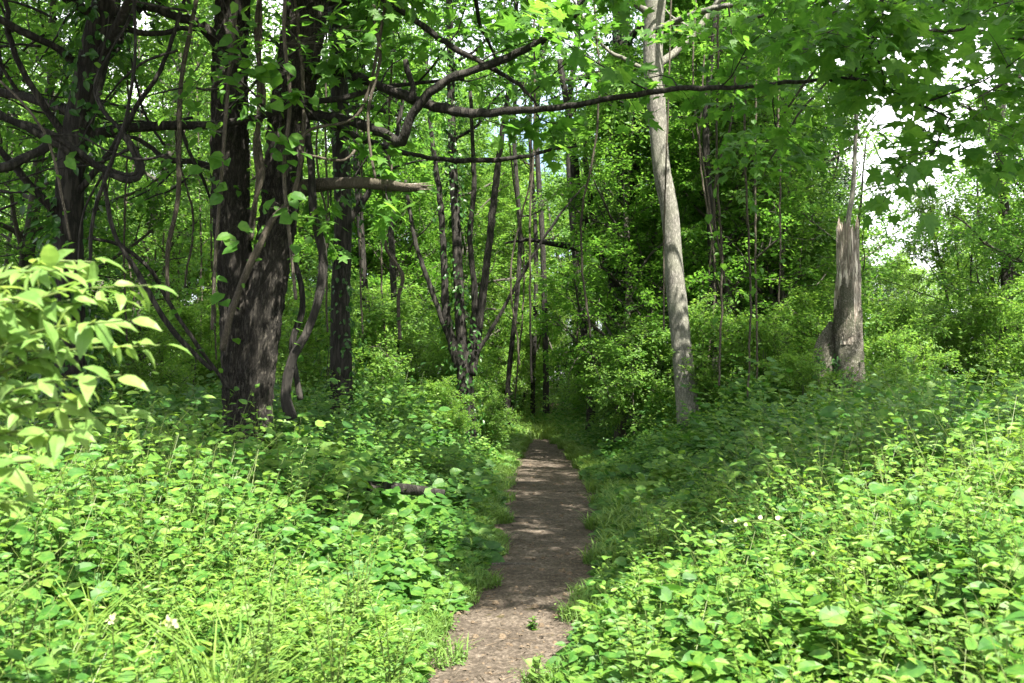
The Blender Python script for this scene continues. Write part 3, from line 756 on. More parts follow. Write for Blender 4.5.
def trunk_tree(name, label, pts, bark, seed, z0, nl, reach, segs=28, ridges=.004, leafm=None, extra=(), per=22, size=.12, tpl=RHOMB, cat='tree', group=None, smooth_step=.06, rough=.06, ivy=0, leafy=True, tint=.45, kids=8):
    r = np.random.default_rng(seed)
    P, rr = px_poly(pts); org = np.array([P[0, 0], P[0, 1], float(gz(P[0, 0], P[0, 1]))])
    root = empty(name, org, label, cat, group)
    P, rr = smooth_poly(P, rr, smooth_step)
    P = P + np.cumsum(r.standard_normal(P.shape), 0) * .0006
    tm = TM(); tube(tm, P, rr, segs, rough, r, ridges=ridges)
    g = Grow(seed + 1); tops = [(P[::4], rr[::4])]
    if name == 'slender_tree': crown_for(g, tops, nl, reach, z0, kids); g.wood(tm)
    tm.build('trunk', bark, root, origin=org, smooth=True)
    for L in extra:
        Q, q = px_poly(L); Q, q = smooth_poly(Q, q, .1); tm = TM(); tube(tm, Q + .006 * r.standard_normal(Q.shape), q, 9, .12, r); tm.build('branch', bark, root, origin=org, smooth=True)
    if nl and name != 'slender_tree': crown_for(g, tops, nl, reach, z0, kids)
    if g.tubes:
        lm = TM(); cr = TM()
        if name != 'slender_tree': g.wood(lm)
        if leafy: g.foliage(cr, per, size, tpl, tint, .25, lm if name != 'slender_tree' else None)
        if lm.v: lm.build('limbs', bark, root, origin=org, smooth=True)
        if leafy: cr.build('crown', leafm or M_CANOPY, root, origin=org)
    if ivy:
        n = ivy; i = (r.random(n) ** 1.3 * (len(P) * .75)).astype(int); a = r.random(n) * 6.28
        o = np.stack([np.cos(a), np.sin(a), np.zeros(n)], 1)
        q = P[i] + o * (rr[i] + .03 + np.abs(r.standard_normal(n)) * .16)[:, None]
        keep = wob(q[:, 0] * 3 + q[:, 2], q[:, 2] * 1.5 + a, 1, seed) > -.25; q = q[keep]; o = o[keep]; n = len(q)
        tm = TM(); leaves(tm, OVAL, q, o * .5 + r.standard_normal((n, 3)) * .4 + [0, 0, -.6], o + [0, 0, .5] + r.standard_normal((n, 3)) * .3, .07 + .05 * r.random(n), r.random(n), .4)
        tm.build('ivy', M_IVY, root, origin=org)
    return root

gy = lambda d, z=0.25: 385 + (1.5 - z) * FPX / d      # pixel row of the bank at distance d
trunk_tree('grey_tree', 'pale grey smooth trunk leaning and curving above the right bank', [(690, gy(17), 17, 13), (687, 400, 17, 11), (681, 345, 17, 9.8), (674, 270, 17, 9.2), (670, 215, 17, 8.8), (661, 165, 17, 8.8), (656, 110, 17, 9.5), (652, 55, 17, 10), (655, 0, 17, 10), (662, -120, 17, 9), (650, -260, 17, 6), (655, -400, 17, 3)],
           M_GREY, 201, 6.8, 13, 3.8, ridges=.003, extra=[[(655, 30, 16, 3.4), (700, 12, 15.5, 3), (745, 2, 15, 2.6), (800, -12, 14.6, 2), (860, -10, 14.2, 1)], [(652, 70, 16, 2.5), (625, 60, 16, 2), (598, 40, 16, 1.6), (570, -6, 16, 1)]])
trunk_tree('dark_tree', 'dark leaning trunk hung with tangled vines at the far left', [(72, gy(10), 10, 26), (72, 400, 10, 17), (70, 300, 10, 14), (70, 220, 10, 13), (74, 150, 10, 13.5), (88, 90, 10, 14), (102, 30, 10, 14), (112, -30, 10, 13), (125, -200, 10, 10), (130, -400, 10, 6), (135, -560, 10, 2)],
           M_DARK, 211, 3.9, 26, 4.0, tpl=OVAL, per=16, size=.12, ivy=3200,
           extra=[[(72, 130, 10, 6), (40, 150, 9.8, 5), (10, 165, 9.5, 5), (-40, 180, 9.2, 5)], [(90, 80, 10, 5), (60, 50, 9.8, 4), (20, 30, 9.5, 4), (-30, 5, 9.2, 3)], [(104, 20, 10, 4), (150, 34, 10.2, 3), (188, 28, 10.5, 2.4), (215, 36, 10.8, 1.6)],
                  [(70, 230, 10, 5), (35, 190, 9.8, 4), (0, 150, 9.6, 3.4), (-30, 120, 9.4, 3)], [(72, 200, 10, 4), (105, 160, 9.9, 3), (135, 110, 9.8, 2.6), (165, 60, 9.7, 2.2), (185, -5, 9.6, 1.8)], [(76, 150, 10, 4), (40, 100, 9.8, 3.4), (12, 45, 9.6, 3), (5, -10, 9.5, 2)]])
trunk_tree('straight_dark_tree', 'straight slim dark trunk standing just behind the twin trunked tree', [(341, gy(15), 15, 15), (341, 380, 15, 10.5), (340, 300, 15, 9.5), (343, 220, 15, 9), (341, 150, 15, 9), (338, 60, 15, 9), (335, -20, 15, 8), (338, -200, 15, 5), (340, -380, 15, 2)],
           M_DARK, 221, 5.2, 12, 3.0, ivy=1200, extra=[[(343, 230, 15, 4), (370, 190, 15.2, 3), (395, 140, 15.4, 2.4), (405, 80, 15.5, 1.5)]])
# many-stemmed tree
ms = trunk_tree('many_stemmed_tree', 'clump of dark slender stems spreading from one base left of the path', [(466, gy(19), 19, 10.8), (465, 385, 19, 8.6), (463, 355, 19, 5.4), (459, 300, 19, 5.0), (456, 230, 19, 4.7), (452, 150, 19, 4.3), (450, 60, 19, 3.6), (448, -60, 19, 2.9), (450, -240, 19, 1.4)],
                M_DARK, 231, 5.6, 9, 3.0, ivy=2200, extra=[
    [(470, 375, 19, 5.8), (478, 330, 19, 4.3), (486, 270, 19, 4.0), (494, 200, 19, 3.6), (500, 150, 19, 2.9), (512, 60, 19, 2.2), (520, -40, 19, 1.4)],
    [(460, 370, 19, 5.8), (447, 320, 19, 4.0), (444, 260, 19, 3.6), (440, 200, 19, 2.9), (430, 120, 19, 2.2), (425, 30, 19, 1.4)],
    [(468, 370, 19, 4.3), (475, 300, 19, 3.2), (470, 240, 19, 2.9), (474, 180, 19, 2.5), (470, 90, 19, 1.8)],
    [(470, 365, 19, 2.2), (498, 318, 18.8, 1.9), (528, 265, 18.6, 1.6), (556, 220, 18.4, 1.2), (585, 185, 18.2, .7)],
    [(458, 360, 19, 3.6), (435, 300, 19, 2.5), (415, 240, 19, 2.2), (405, 180, 19, 1.4)]])
trunk_tree('ivy_clad_tree', 'thick dark ivy clad trunk behind the grey trunk with a leaning fork', [(630, gy(22), 22, 17), (630, 385, 22, 13), (628, 300, 22, 12), (630, 230, 22, 12), (627, 150, 22, 11), (622, 60, 22, 10), (620, -60, 22, 8), (615, -260, 22, 3)],
           M_DARK, 241, 7, 9, 3.0, ivy=6000, extra=[[(622, 300, 22, 8), (604, 255, 21.8, 6), (588, 235, 21.6, 5.5), (577, 190, 21.5, 5), (572, 140, 21.5, 4), (560, 60, 21.5, 3)], [(604, 255, 21.8, 5), (585, 250, 21.6, 4), (560, 245, 21.5, 3), (530, 240, 21.3, 2), (505, 243, 21.2, 1)], [(598, 245, 21.8, 4), (590, 200, 21.8, 3), (585, 150, 21.8, 2.5), (590, 90, 21.8, 1.5)]])
for i, (px, d, w_, tx, nm) in enumerate([(533, 35, 2.4, 536, 'slim dark trunk at the far end of the path, left of a thicker one'), (546, 34, 3.2, 543, 'slightly thicker dark trunk at the far end of the path'), (715, 19, 4.5, 712, 'thin dark stem just right of the pale grey trunk'),
                                         (781, 24, 6, 782, 'dark trunk half hidden in leaves midway between grey trunk and snag'), (1008, 24, 6, 1006, 'dark trunk base showing under leaves at the right edge'), (398, 24, 3.5, 392, 'thin stem between the straight dark trunk and the many stemmed tree'),
                                         (372, 20, 4, 362, 'thin leaning stem right of the straight dark trunk'), (508, 29, 2.6, 520, 'thin stem leaning over the path beyond the many stemmed tree'), (590, 27, 4, 575, 'thin stem left of the ivy clad trunk')]):
    trunk_tree('slender_tree', nm, [(px, gy(d, .2), d, w_ * 1.3), (px, 385, d, w_), (tx, 250, d, w_ * .9), (tx - 6, 120, d, w_ * .8), (tx + 5, 0, d, w_ * .7), (tx, -150, d, w_ * .3)], M_DARK, 300 + i * 3, 5.5, 6, 2.0, segs=10, ridges=0, smooth_step=.3, per=16, leafm=M_FAR, group='slender trunks deeper in the woods', kids=7)

# ---------------- broken snag
def snag():
    d = 16.0; r = np.random.default_rng(401)
    base = at(850, gy(d), d); org = np.array([base[0], base[1], float(gz(base[0], base[1]))])
    root = empty('broken_snag', org, 'broken pale dead trunk stripped of bark at its splintered top, right bank', 'dead tree')
    P, rr = px_poly([(850, gy(d, .1), d, 22), (850, 415, d, 15.5), (849, 360, d, 13.5), (848, 318, d, 12.4)])
    P, rr = smooth_poly(P, rr, .04); tm = TM(); tube(tm, P, rr, 48, .08, r, ridges=.012); tm.build('trunk', M_SNAGBARK, root, origin=org, smooth=True)
    P, rr = px_poly([(848, 345, d, 12.2), (848, 300, d, 12.2), (849, 275, d, 11.5), (848, 256, d, 10.5)])
    P, rr = smooth_poly(P, rr, .04); n = len(P); tm = TM(); tube(tm, P, rr, 48, .1, r, ridges=.014)
    V = tm.v[0].copy()
    # jagged splintered top: pull up rim vertices
    top = V[(n - 1) * 48:n * 48]; th = np.arange(48) / 48 * 6.283
    rise = .42 * np.abs(np.sin(th * 1.5 + .6)) + .16 * np.abs(np.sin(th * 7)) + .10 * r.random(48)
    V[(n - 1) * 48:n * 48, 2] += rise; V[(n - 2) * 48:(n - 1) * 48, 2] += rise * .5; V[-1, 2] -= .15
    tm.v[0] = V; tm.build('stripped_wood', M_DEAD, root, origin=org, smooth=False)
    # bark slabs still clinging
    tm = TM()
    for a0, z0, z1 in ((2.9, 2.2, 2.95), (3.9, 2.2, 3.3), (5.4, 2.2, 2.75), (.3, 2.2, 3.2)):
        for q in range(10):
            a = a0 + q * .1; zz = z0 + .1 * r.random(); c = np.array([P[0, 0], P[0, 1], 0])
            o = np.array([math.cos(a), math.sin(a), 0]) * (.205 + .01 * r.random())
            sticks(tm, np.array([c + o + [0, 0, zz]]), np.array([c + o + [0, 0, z1 - .3 * r.random()]]), .022, .014)
    tm.build('bark_slab', M_SNAGBARK, root, origin=org)
    P, rr = px_poly([(846, 275, d + .2, 3.4), (848, 222, d + .2, 2.4), (853, 190, d + .2, 2.3), (855, 150, d + .2, 2), (857, 100, d, 2), (860, 30, d, 1)])
    P, rr = smooth_poly(P, rr, .1); tm = TM(); tube(tm, P, rr, 10, .12, r); tm.build('branch', M_GREY, root, origin=org, smooth=True)
    # vines on it
    n = 1100; z = .5 + r.random(n) ** 1.4 * 2.0; a = r.random(n) * 6.28; keep = (np.sin(a * 1 + z * 3) > .1) | (z < 1.4); z, a = z[keep], a[keep]; n = len(z)
    q = np.stack([org[0] + np.cos(a) * .26, org[1] + np.sin(a) * .26, z + 0 * a], 1); o = np.stack([np.cos(a), np.sin(a), 0 * a], 1)
    tm = TM(); leaves(tm, OVAL, q, o * .6 + r.standard_normal((n, 3)) * .4 + [0, 0, -.4], o + [0, 0, .5], .05 + .05 * r.random(n), r.random(n), .6); tm.build('ivy', M_IVY, root, origin=org)
snag()
trunk_tree('mottled_stump', 'shorter mottled grey stump leaning against the broken snag', [(824, gy(16.2), 16.2, 18), (825, 410, 16.2, 13), (825, 380, 16.2, 12), (826, 350, 16.2, 10), (829, 334, 16.2, 6), (832, 322, 16.2, 2)], M_SNAGBARK, 411, 9, 0, 0, ridges=.02, rough=.14, ivy=700, cat='stump', smooth_step=.04)

# maples outside the frame: boughs reaching in on the right, others added for shade
def offframe_tree(seed, x, y, label, H, rad, sprays, nl=13, reach=4.2, z0=7, size=.14, per=9, boughs=()):
    r = np.random.default_rng(seed); org = np.array([x, y, float(gz(x, y))])
    root = empty('maple_tree', org, label, 'tree', 'maples whose boughs hang into the view')  # group also takes in maples that stay out of view, added for shade
    P = np.array([[x, y, org[2] - .2], [x, y, 2], [x + .1, y, 5], [x - .1, y + .1, 8], [x, y, H]]); rr = np.array([rad * 1.4, rad, rad * .85, rad * .6, .04])
    P, rr = smooth_poly(P, rr, .12); tm = TM(); tube(tm, P, rr, 28, .06, r, ridges=.008); tm.build('trunk', M_BARK, root, origin=org, smooth=True)
    g = Grow(seed + 1)
    for L in sprays:
        Q, q = px_poly(L)
        z = Q[0, 2] - .5; k = int(np.argmin(abs(P[:, 2] - z))); Q = np.vstack([P[k][None], Q]); q = np.concatenate([[q[0] * 1.5], q])
        Q, q = smooth_poly(Q, q, .1); tm = TM(); tube(tm, Q + .005 * r.standard_normal(Q.shape), q, 9, .1, r); tm.build('branch', M_TWIG, root, origin=org, smooth=True)
        g.kids(Q, q, 2.4, 0, 11, .02, .03, t0=.35, flat=.5)
    for L in boughs:  # unseen limbs added above the frame, laid out to cast shade
        Q, q = smooth_poly(np.array(L, float), np.linspace(.06, .012, len(L)), .15); tm = TM(); tube(tm, Q, q, 9, .1, r); tm.build('branch', M_TWIG, root, origin=org, smooth=True)
        g.kids(Q, q, 2.5, 0, 24, .02, .02, t0=.25, flat=.4)
    crown_for(g, [(P, rr)], nl, reach, z0)
    lm = TM(); cr = TM(); g.wood(lm); g.foliage(cr, per, size, MAPLE, .5, .28, lm)
    lm.build('limbs', M_TWIG, root, origin=org, smooth=True); cr.build('crown', M_CANOPY, root, origin=org)
offframe_tree(501, 7.4, 9.5, 'maple off to the right whose big leaved boughs hang across the upper right', 14, .24, [
    [(1110, 60, 9, 3), (1030, 40, 8.7, 2.4), (960, 30, 8.4, 1.8), (880, 36, 8.2, 1.4), (800, 50, 8, .8)],
    [(1120, 70, 8.4, 3), (1060, 70, 8, 2.2), (1010, 80, 7.7, 1.4), (975, 100, 7.5, .7)],
    [(1120, -20, 9.6, 3), (1000, -40, 9.6, 2.6), (900, -20, 9.5, 2), (820, 20, 9.4, 1.4), (740, 60, 9.3, .8)],
    [(1100, -60, 10.5, 3), (960, -50, 11, 2.6), (860, 20, 11.4, 2), (800, 90, 11.6, 1.2), (760, 150, 11.7, .7)],
    [(1100, 30, 11.5, 3), (980, -10, 12, 2.4), (880, 40, 12.3, 1.8), (810, 100, 12.5, 1.2), (770, 160, 12.6, .7)]], nl=11, reach=4.4, z0=7.4, size=.115, per=10)
offframe_tree(511, 8.6, 15, 'maple beyond the right edge shading the right bank', 15, .26, [[(1060, -40, 14, 3), (900, -20, 14, 2.4), (780, 10, 14, 1.8), (700, 40, 14, .9)]])

offframe_tree(521, -7.2, 7.0, 'maple added beyond the left edge to shade the plants under the dark tangled tree', 14, .24, [], nl=22, reach=4.8, z0=5.2, per=14)  # tree added for the shade its crown throws on the mid left bank
offframe_tree(531, 7.0, 6.2, 'unseen maple added beyond the right edge, nearest the viewer, to shade the path', 14, .24, [], nl=22, reach=4.6, z0=6.8, per=16, boughs=[[(7.0, 6.2, 6.2), (5.2, 4.8, 7.2), (3.6, 3.2, 8.0), (2.8, 2.4, 8.2), (2.6, 3.2, 8.2), (2.7, 4.6, 7.5)], [(7.0, 6.2, 6.4), (5.2, 5.0, 7.0), (3.6, 4.8, 7.4), (2.9, 6.6, 7.5), (3.2, 8.6, 7.5)]])  # unseen crown and boughs added to shade the path and right bank
offframe_tree(541, -4.6, 3.2, 'unseen maple added beyond the left edge nearest the viewer to shade the left bank', 14, .24, [], nl=20, reach=4.4, z0=7.6, per=16, boughs=[[(-4.6, 3.2, 6.6), (-3.4, 4.0, 7.4), (-2.2, 4.4, 7.6), (-1.2, 4.0, 8), (.4, 3.4, 8.2), (1.6, 3.6, 8.3)], [(-4.6, 3.2, 6.0), (-4.2, 5.0, 6.6), (-3.0, 6.2, 7.2), (-1.6, 6.8, 7.5)], [(-4.6, 3.2, 6.8), (-3.0, 3.4, 7.6), (-1.4, 3.4, 8), (.2, 4.6, 8), (.6, 6.0, 8)], [(-4.6, 3.2, 6.4), (-3.2, 4.6, 7.2), (-1.6, 5.4, 7.8), (-.6, 6.6, 8)]])  # unseen tree, its boughs stretched overhead to darken the left bank with shade
# ------------------------------------------------------------------ vines
vr = np.random.default_rng(77)
def vine(label, pts, leafn=0, wig=.012, mat=None, strands=1, group='woody vines hanging in the trees', tint=.5, lsize=.08):
    P, rr = px_poly(pts); rr = rr * .8; org = P[-1].copy()
    P, rr = smooth_poly(P, rr, .05)
    n = len(P); w1 = np.cumsum(vr.standard_normal((n, 3)), 0); w1 -= np.linspace(0, 1, n)[:, None] * w1[-1]
    P = P + w1 * wig * .12
    tm = TM()
    if strands == 1: tube(tm, P, rr, 9, .12, vr)
    else:
        d = unit(np.gradient(P, axis=0)); u = unit(np.cross(d, [0, 1., .1])); v = np.cross(d, u); ph = np.arange(n) * .22
        for s in range(strands):
            a = ph + s * 6.283 / strands
            tube(tm, P + (np.cos(a)[:, None] * u + np.sin(a)[:, None] * v) * rr[:, None] * .62, rr * .68, 8, .1, vr)
    o = tm.build('hanging_vine', mat or M_VINE, None, smooth=True, origin=org)
    tag(o, label, 'vine', group)
    if leafn:
        i = vr.integers(0, n, leafn); q = P[i] + vr.standard_normal((leafn, 3)) * .06
        t2 = TM(); leaves(t2, HEART, q, vr.standard_normal((leafn, 3)) * [1, 1, .3] + [0, 0, -.35], vr.standard_normal((leafn, 3)) * .35 + [0, -.4, 1], lsize * (.6 + .8 * vr.random(leafn)), vr.random(leafn), tint)
        t2.build('leaves', M_CANOPY, o, origin=org)
    return o
vine('thick dark vine snaking up beside the right of the twin trunks', [(292, 420, 10.6, 7), (286, 395, 10.6, 6.5), (292, 360, 10.6, 6), (308, 330, 10.6, 5.5), (320, 290, 10.6, 5.5), (322, 250, 10.6, 5.5), (314, 215, 10.6, 5.5), (311, 170, 10.7, 5), (306, 120, 10.8, 4.5), (300, 60, 10.8, 4)], 20, mat=M_DARK)
vine('second dark vine twisting low between the twin trunks and thick vine', [(300, 400, 10.9, 4), (292, 345, 10.9, 4), (302, 310, 10.9, 4), (300, 280, 10.9, 3.6), (290, 250, 10.9, 3.2), (283, 200, 10.9, 3)], 10, mat=M_DARK)
vine('pale vine crossing the twin trunks diagonally', [(222, 350, 10.5, 4), (232, 310, 10.45, 4.2), (245, 275, 10.4, 4.5), (262, 240, 10.4, 4.5), (275, 215, 10.4, 4), (290, 200, 10.5, 3.4), (300, 160, 10.5, 2.8), (303, 100, 10.5, 2.5), (298, 30, 10.5, 2.2), (290, -40, 10.6, 2)], 30)
vine('pale twisted vine pair hanging between the twin trunks', [(250, 240, 10.6, 3), (256, 200, 10.6, 4), (261, 175, 10.6, 5), (258, 140, 10.6, 5), (262, 100, 10.6, 4.5), (258, 40, 10.6, 4), (262, -40, 10.6, 4)], 25, strands=2)
vine('thick twisted vine rope looping out from the far left edge', [(-30, 100, 8.6, 6.5), (5, 118, 8.7, 6.5), (40, 132, 8.8, 6.5), (75, 152, 8.9, 6), (105, 170, 9, 6), (130, 179, 9, 6), (141, 172, 9, 5), (136, 155, 9, 4), (122, 132, 9, 3.5), (104, 112, 9, 3), (96, 85, 9.1, 2.2), (112, 50, 9.2, 1.8), (132, 15, 9.3, 1.6), (142, -30, 9.3, 1.5)], 24, strands=2, mat=M_DARK)
vine('slim vine dropping from the thick twisted rope to the undergrowth', [(212, 370, 9.6, 2.6), (190, 350, 9.5, 3.2), (165, 320, 9.4, 3.6), (135, 268, 9.3, 3.2), (115, 235, 9.2, 2.8), (106, 195, 9.2, 2.6), (103, 165, 9.1, 2)], 6, mat=M_DARK)
vine('long bare vine hanging left of the twin trunks', [(168, 300, 10.2, 2.4), (168, 250, 10.2, 2.8), (178, 200, 10.2, 3), (180, 130, 10.2, 3), (182, 80, 10.2, 3), (195, 10, 10.2, 2.8), (205, -40, 10.2, 2.5)], 8)
vine('thin vine curving up left of the dark trunk', [(90, 290, 8.9, 2), (92, 220, 8.9, 2.4), (112, 160, 8.8, 2.4), (128, 110, 8.8, 2.2), (135, 50, 8.8, 2), (133, -20, 8.8, 2)], 0, mat=M_DARK)
vine('pale straight thin vine slanting across the far left', [(70, 240, 7.6, 1.6), (55, 160, 7.6, 1.8), (38, 120, 7.6, 1.6), (5, 85, 7.6, 1.5), (-30, 60, 7.6, 1.5)], 6)
vine('vine loop hanging from the upper long limb', [(355, 150, 10.2, 1.8), (345, 160, 10.2, 1.8), (322, 158, 10.2, 1.8), (300, 150, 10.2, 1.8), (310, 130, 10.3, 2), (352, 120, 10.3, 2), (368, 95, 10.3, 2.2), (378, 50, 10.3, 2.2), (388, -10, 10.3, 2.2)], 12)
vine('vine hanging straight from the limb elbow', [(375, 178, 10.1, 1.6), (370, 150, 10.1, 1.8), (368, 110, 10.1, 2), (380, 60, 10.1, 2.2), (375, 20, 10.1, 2.2), (372, -30, 10.1, 2.2)], 10)
vine('knobbly vine left of the twin trunks reaching down through leaves', [(240, 400, 10.8, 2.2), (200, 350, 10.6, 2.5), (165, 295, 10.4, 2.6), (150, 270, 10.2, 2.6), (120, 245, 10, 2.4), (88, 238, 9.8, 2)], 14, mat=M_DARK)
vine('thin pale vine hanging along the pale grey trunk', [(664, 330, 15.6, 1), (664, 240, 15.6, 1.1), (667, 150, 15.6, 1.1), (670, 60, 15.6, 1.1), (672, -20, 15.6, 1)], 0)
vine('bent vine hanging deep between the dark trunks', [(400, 340, 14, 2.2), (398, 300, 14, 2.4), (402, 275, 14, 2.4), (385, 245, 14, 2), (390, 200, 14, 1.8), (388, 140, 14, 1.6), (392, 60, 14, 1.6)], 20)
for i in range(30):
    px = [vr.uniform(0, 240), vr.uniform(290, 620), vr.uniform(690, 815)][i % 3]; d = vr.uniform(12, 24)
    y0 = vr.uniform(-30, 90); y1 = vr.uniform(280, 400); c = vr.uniform(-14, 14)
    vine('thin bare hanging vine thread in the woods behind the trunks', [(px + c * .3, y1, d, .6 + 9 / d), (px + c, (y0 + 2 * y1) / 3, d, .6 + 10 / d), (px - c * .4, (2 * y0 + y1) / 3, d, .6 + 10 / d), (px, y0, d, .6 + 8 / d)], int(vr.uniform(0, 26)), group='thin vines hanging in the woods', wig=.03, lsize=.1)
def leafy_vine(label, pts, clusters, seed, size=.13):
    r = np.random.default_rng(seed); P, rr = px_poly(pts); org = P[-1].copy(); P, rr = smooth_poly(P, rr, .04)
    tm = TM(); tube(tm, P, rr, 7, .1, r); o = tm.build('leafy_vine', M_VINE, None, smooth=True, origin=org)
    tag(o, label, 'vine', 'leafy vines hanging in front of the twin trunks')
    lf = TM(); st = TM(); d = pts[0][2]
    for cx, cy_, m, sp in clusters:
        c = at(cx, cy_, d - .15); k = int(np.argmin(np.linalg.norm(P - c, axis=1)))
        q = c + r.standard_normal((m, 3)) * sp * d / FPX * [1, .6, .8]
        sticks(st, np.repeat(P[k][None], m, 0), q, .003, .0015)
        leaves(lf, HEART, q, r.standard_normal((m, 3)) * [1, .6, .2] + [0, -.3, -.45], r.standard_normal((m, 3)) * .4 + [0, -.45, .8], size * (.6 + .6 * r.random(m)), r.random(m), .55)
    lf.v += st.v; lf.f += [f + lf.n for f in st.f]; lf.r += st.r; lf.t += st.t; lf.m += [m * 0 + 1 for m in st.m]; lf.build('leaves', [M_CANOPY, M_TWIG], o, origin=org)
leafy_vine('vine with large heart shaped leaves hanging down the left twin trunk', [(212, 330, 8.6, 1.6), (216, 250, 8.6, 1.8), (222, 170, 8.6, 2), (228, 90, 8.6, 2), (236, 10, 8.6, 2), (240, -40, 8.6, 2)],
           [(232, 20, 9, 14), (245, 45, 12, 18), (232, 70, 12, 16), (262, 60, 8, 12), (222, 155, 6, 9), (216, 190, 7, 9), (236, 235, 5, 9), (208, 125, 4, 8), (225, 290, 4, 9)], 61)
leafy_vine('vine with large heart shaped leaves hanging down the right twin trunk', [(296, 300, 8.8, 1.6), (290, 240, 8.8, 1.8), (284, 170, 8.8, 2), (290, 100, 8.8, 2), (284, 30, 8.8, 2), (288, -40, 8.8, 2)],
           [(280, 95, 9, 12), (300, 100, 8, 10), (275, 140, 12, 14), (298, 150, 8, 10), (285, 205, 8, 10), (270, 70, 8, 12), (330, 20, 12, 18), (352, 30, 10, 16), (300, 250, 4, 8)], 62)
# bare dead branches tangled at far left
for i in range(26):
    d = vr.uniform(8.5, 12); a = vr.uniform(0, 230), vr.uniform(-20, 200); an = vr.uniform(-1.2, 1.2); L = vr.uniform(60, 190)
    pts = []; x, y = a
    for k in range(6):
        pts.append((x, y, d, (1.9 - .25 * k) * 1.0)); an += vr.normal(0, .28); x -= math.cos(an) * L / 5; y += math.sin(an) * L / 5
    vine('crooked bare twig tangled among the branches at the upper left', pts, int(vr.uniform(0, 8)), mat=M_DARK, group='bare twigs tangled at the upper left', wig=.02)

# ------------------------------------------------------------------ foreground sapling on the left
def sapling():
    r = np.random.default_rng(601); d = 2.6
    org = np.array([-1.62, d, float(gz(-1.62, d))])
    root = empty('sapling', org, 'bright sunlit sapling with long pointed leaves at the left edge, nearest the viewer', 'sapling')
    P = np.array([org + [0, 0, -.05], org + [.03, .0, .5], org + [.06, 0, 1.0], org + [.12, -.02, 1.45], org + [.22, -.02, 1.8]]); P, rr = smooth_poly(P, [.014, .012, .010, .007, .004], .05)
    tm = TM(); tube(tm, P, rr, 8, .05, r); tm.build('stem', M_VINE, root, origin=org, smooth=True)
    tw = TM(); lf = TM()
    ends = [(150, 285), (105, 262), (160, 345), (120, 375), (70, 300), (135, 415), (60, 350), (35, 460), (50, 400), (20, 300), (90, 330), (25, 500), (10, 380), (130, 320), (60, 270), (80, 430), (110, 300), (40, 330), (95, 400), (5, 330)]
    for i, (ex, ey) in enumerate(ends):
        dd = d + r.uniform(-.35, .3); E = at(ex, ey, dd); k = int(np.clip((E[2] - .15 - org[2]) / 1.8, .2, .95) * (len(P) - 1)); S = P[k]
        mid = (S + E) / 2 + [0, 0, .06]; Q, q = smooth_poly([S, mid, E], [.005, .0035, .0015], .02); tube(tw, Q, q, 5, 0)
        n = len(Q); m = 24
        idx = np.linspace(n * .25, n - 1, m).astype(int)
        dirv = unit(np.gradient(Q, axis=0))[idx]
        sd_ = np.where(np.arange(m) % 2 == 0, 1, -1)[:, None]; sid = unit(np.cross(dirv, [0, .3, 1.]))
        ax = dirv * .55 + sid * sd_ * .8 + r.standard_normal((m, 3)) * .45 + [0, 0, -.2]; ax[-1] = dirv[-1] + [0, 0, -.2]
        nm = r.standard_normal((m, 3)) * .35 + [0, -.35, 1]
        leaves(lf, oval(.23, .05, .28, .18), Q[idx] + r.standard_normal((m, 3)) * .01, ax, nm, .05 + .048 * r.random(m), r.random(m), .3 + .6 * r.random(m))
    tw.build('twigs', M_STEM, root, origin=org, smooth=True); lf.build('leaves', M_SAP, root, origin=org)
sapling()

# ------------------------------------------------------------------ small things
def log_(name, label, cat, a, b, ra, rb, mat, seed):
    r = np.random.default_rng(seed); A, B = np.array(a), np.array(b); m = (A + B) / 2 + r.standard_normal(3) * .03
    P, rr = smooth_poly([A, m, B], [ra, (ra + rb) / 2, rb], .04); tm = TM(); tube(tm, P, rr, 18, .14, r, ridges=.006)
    return tag(tm.build(name, mat, None, smooth=True, origin=m), label, cat)
log_('fallen_log', 'mossy dark log lying in the plants left of the path', 'log', at(368, 487, 9.2), at(444, 494, 9.1), .055, .036, M_DARK, 1)
log_('fallen_branch', 'short pale dead wood lying on the undergrowth below the snag', 'dead wood', at(820, 436, 13), at(868, 434, 13), .035, .028, M_DEAD, 2)
log_('fallen_branch', 'thin grey dead stick propped above the pale dead wood', 'dead wood', at(838, 425, 13.2), at(874, 408, 13.2), .012, .006, M_DEAD, 3)
log_('fallen_log', 'dark dead log poking out at the right edge', 'log', at(985, 455, 9.5), at(1060, 478, 9), .03, .045, M_DARK, 4)
log_('fallen_branch', 'pale thin twig arching in the plants at the right edge', 'dead wood', at(998, 520, 6.5), at(1040, 495, 6.4), .006, .003, M_DEAD, 5)

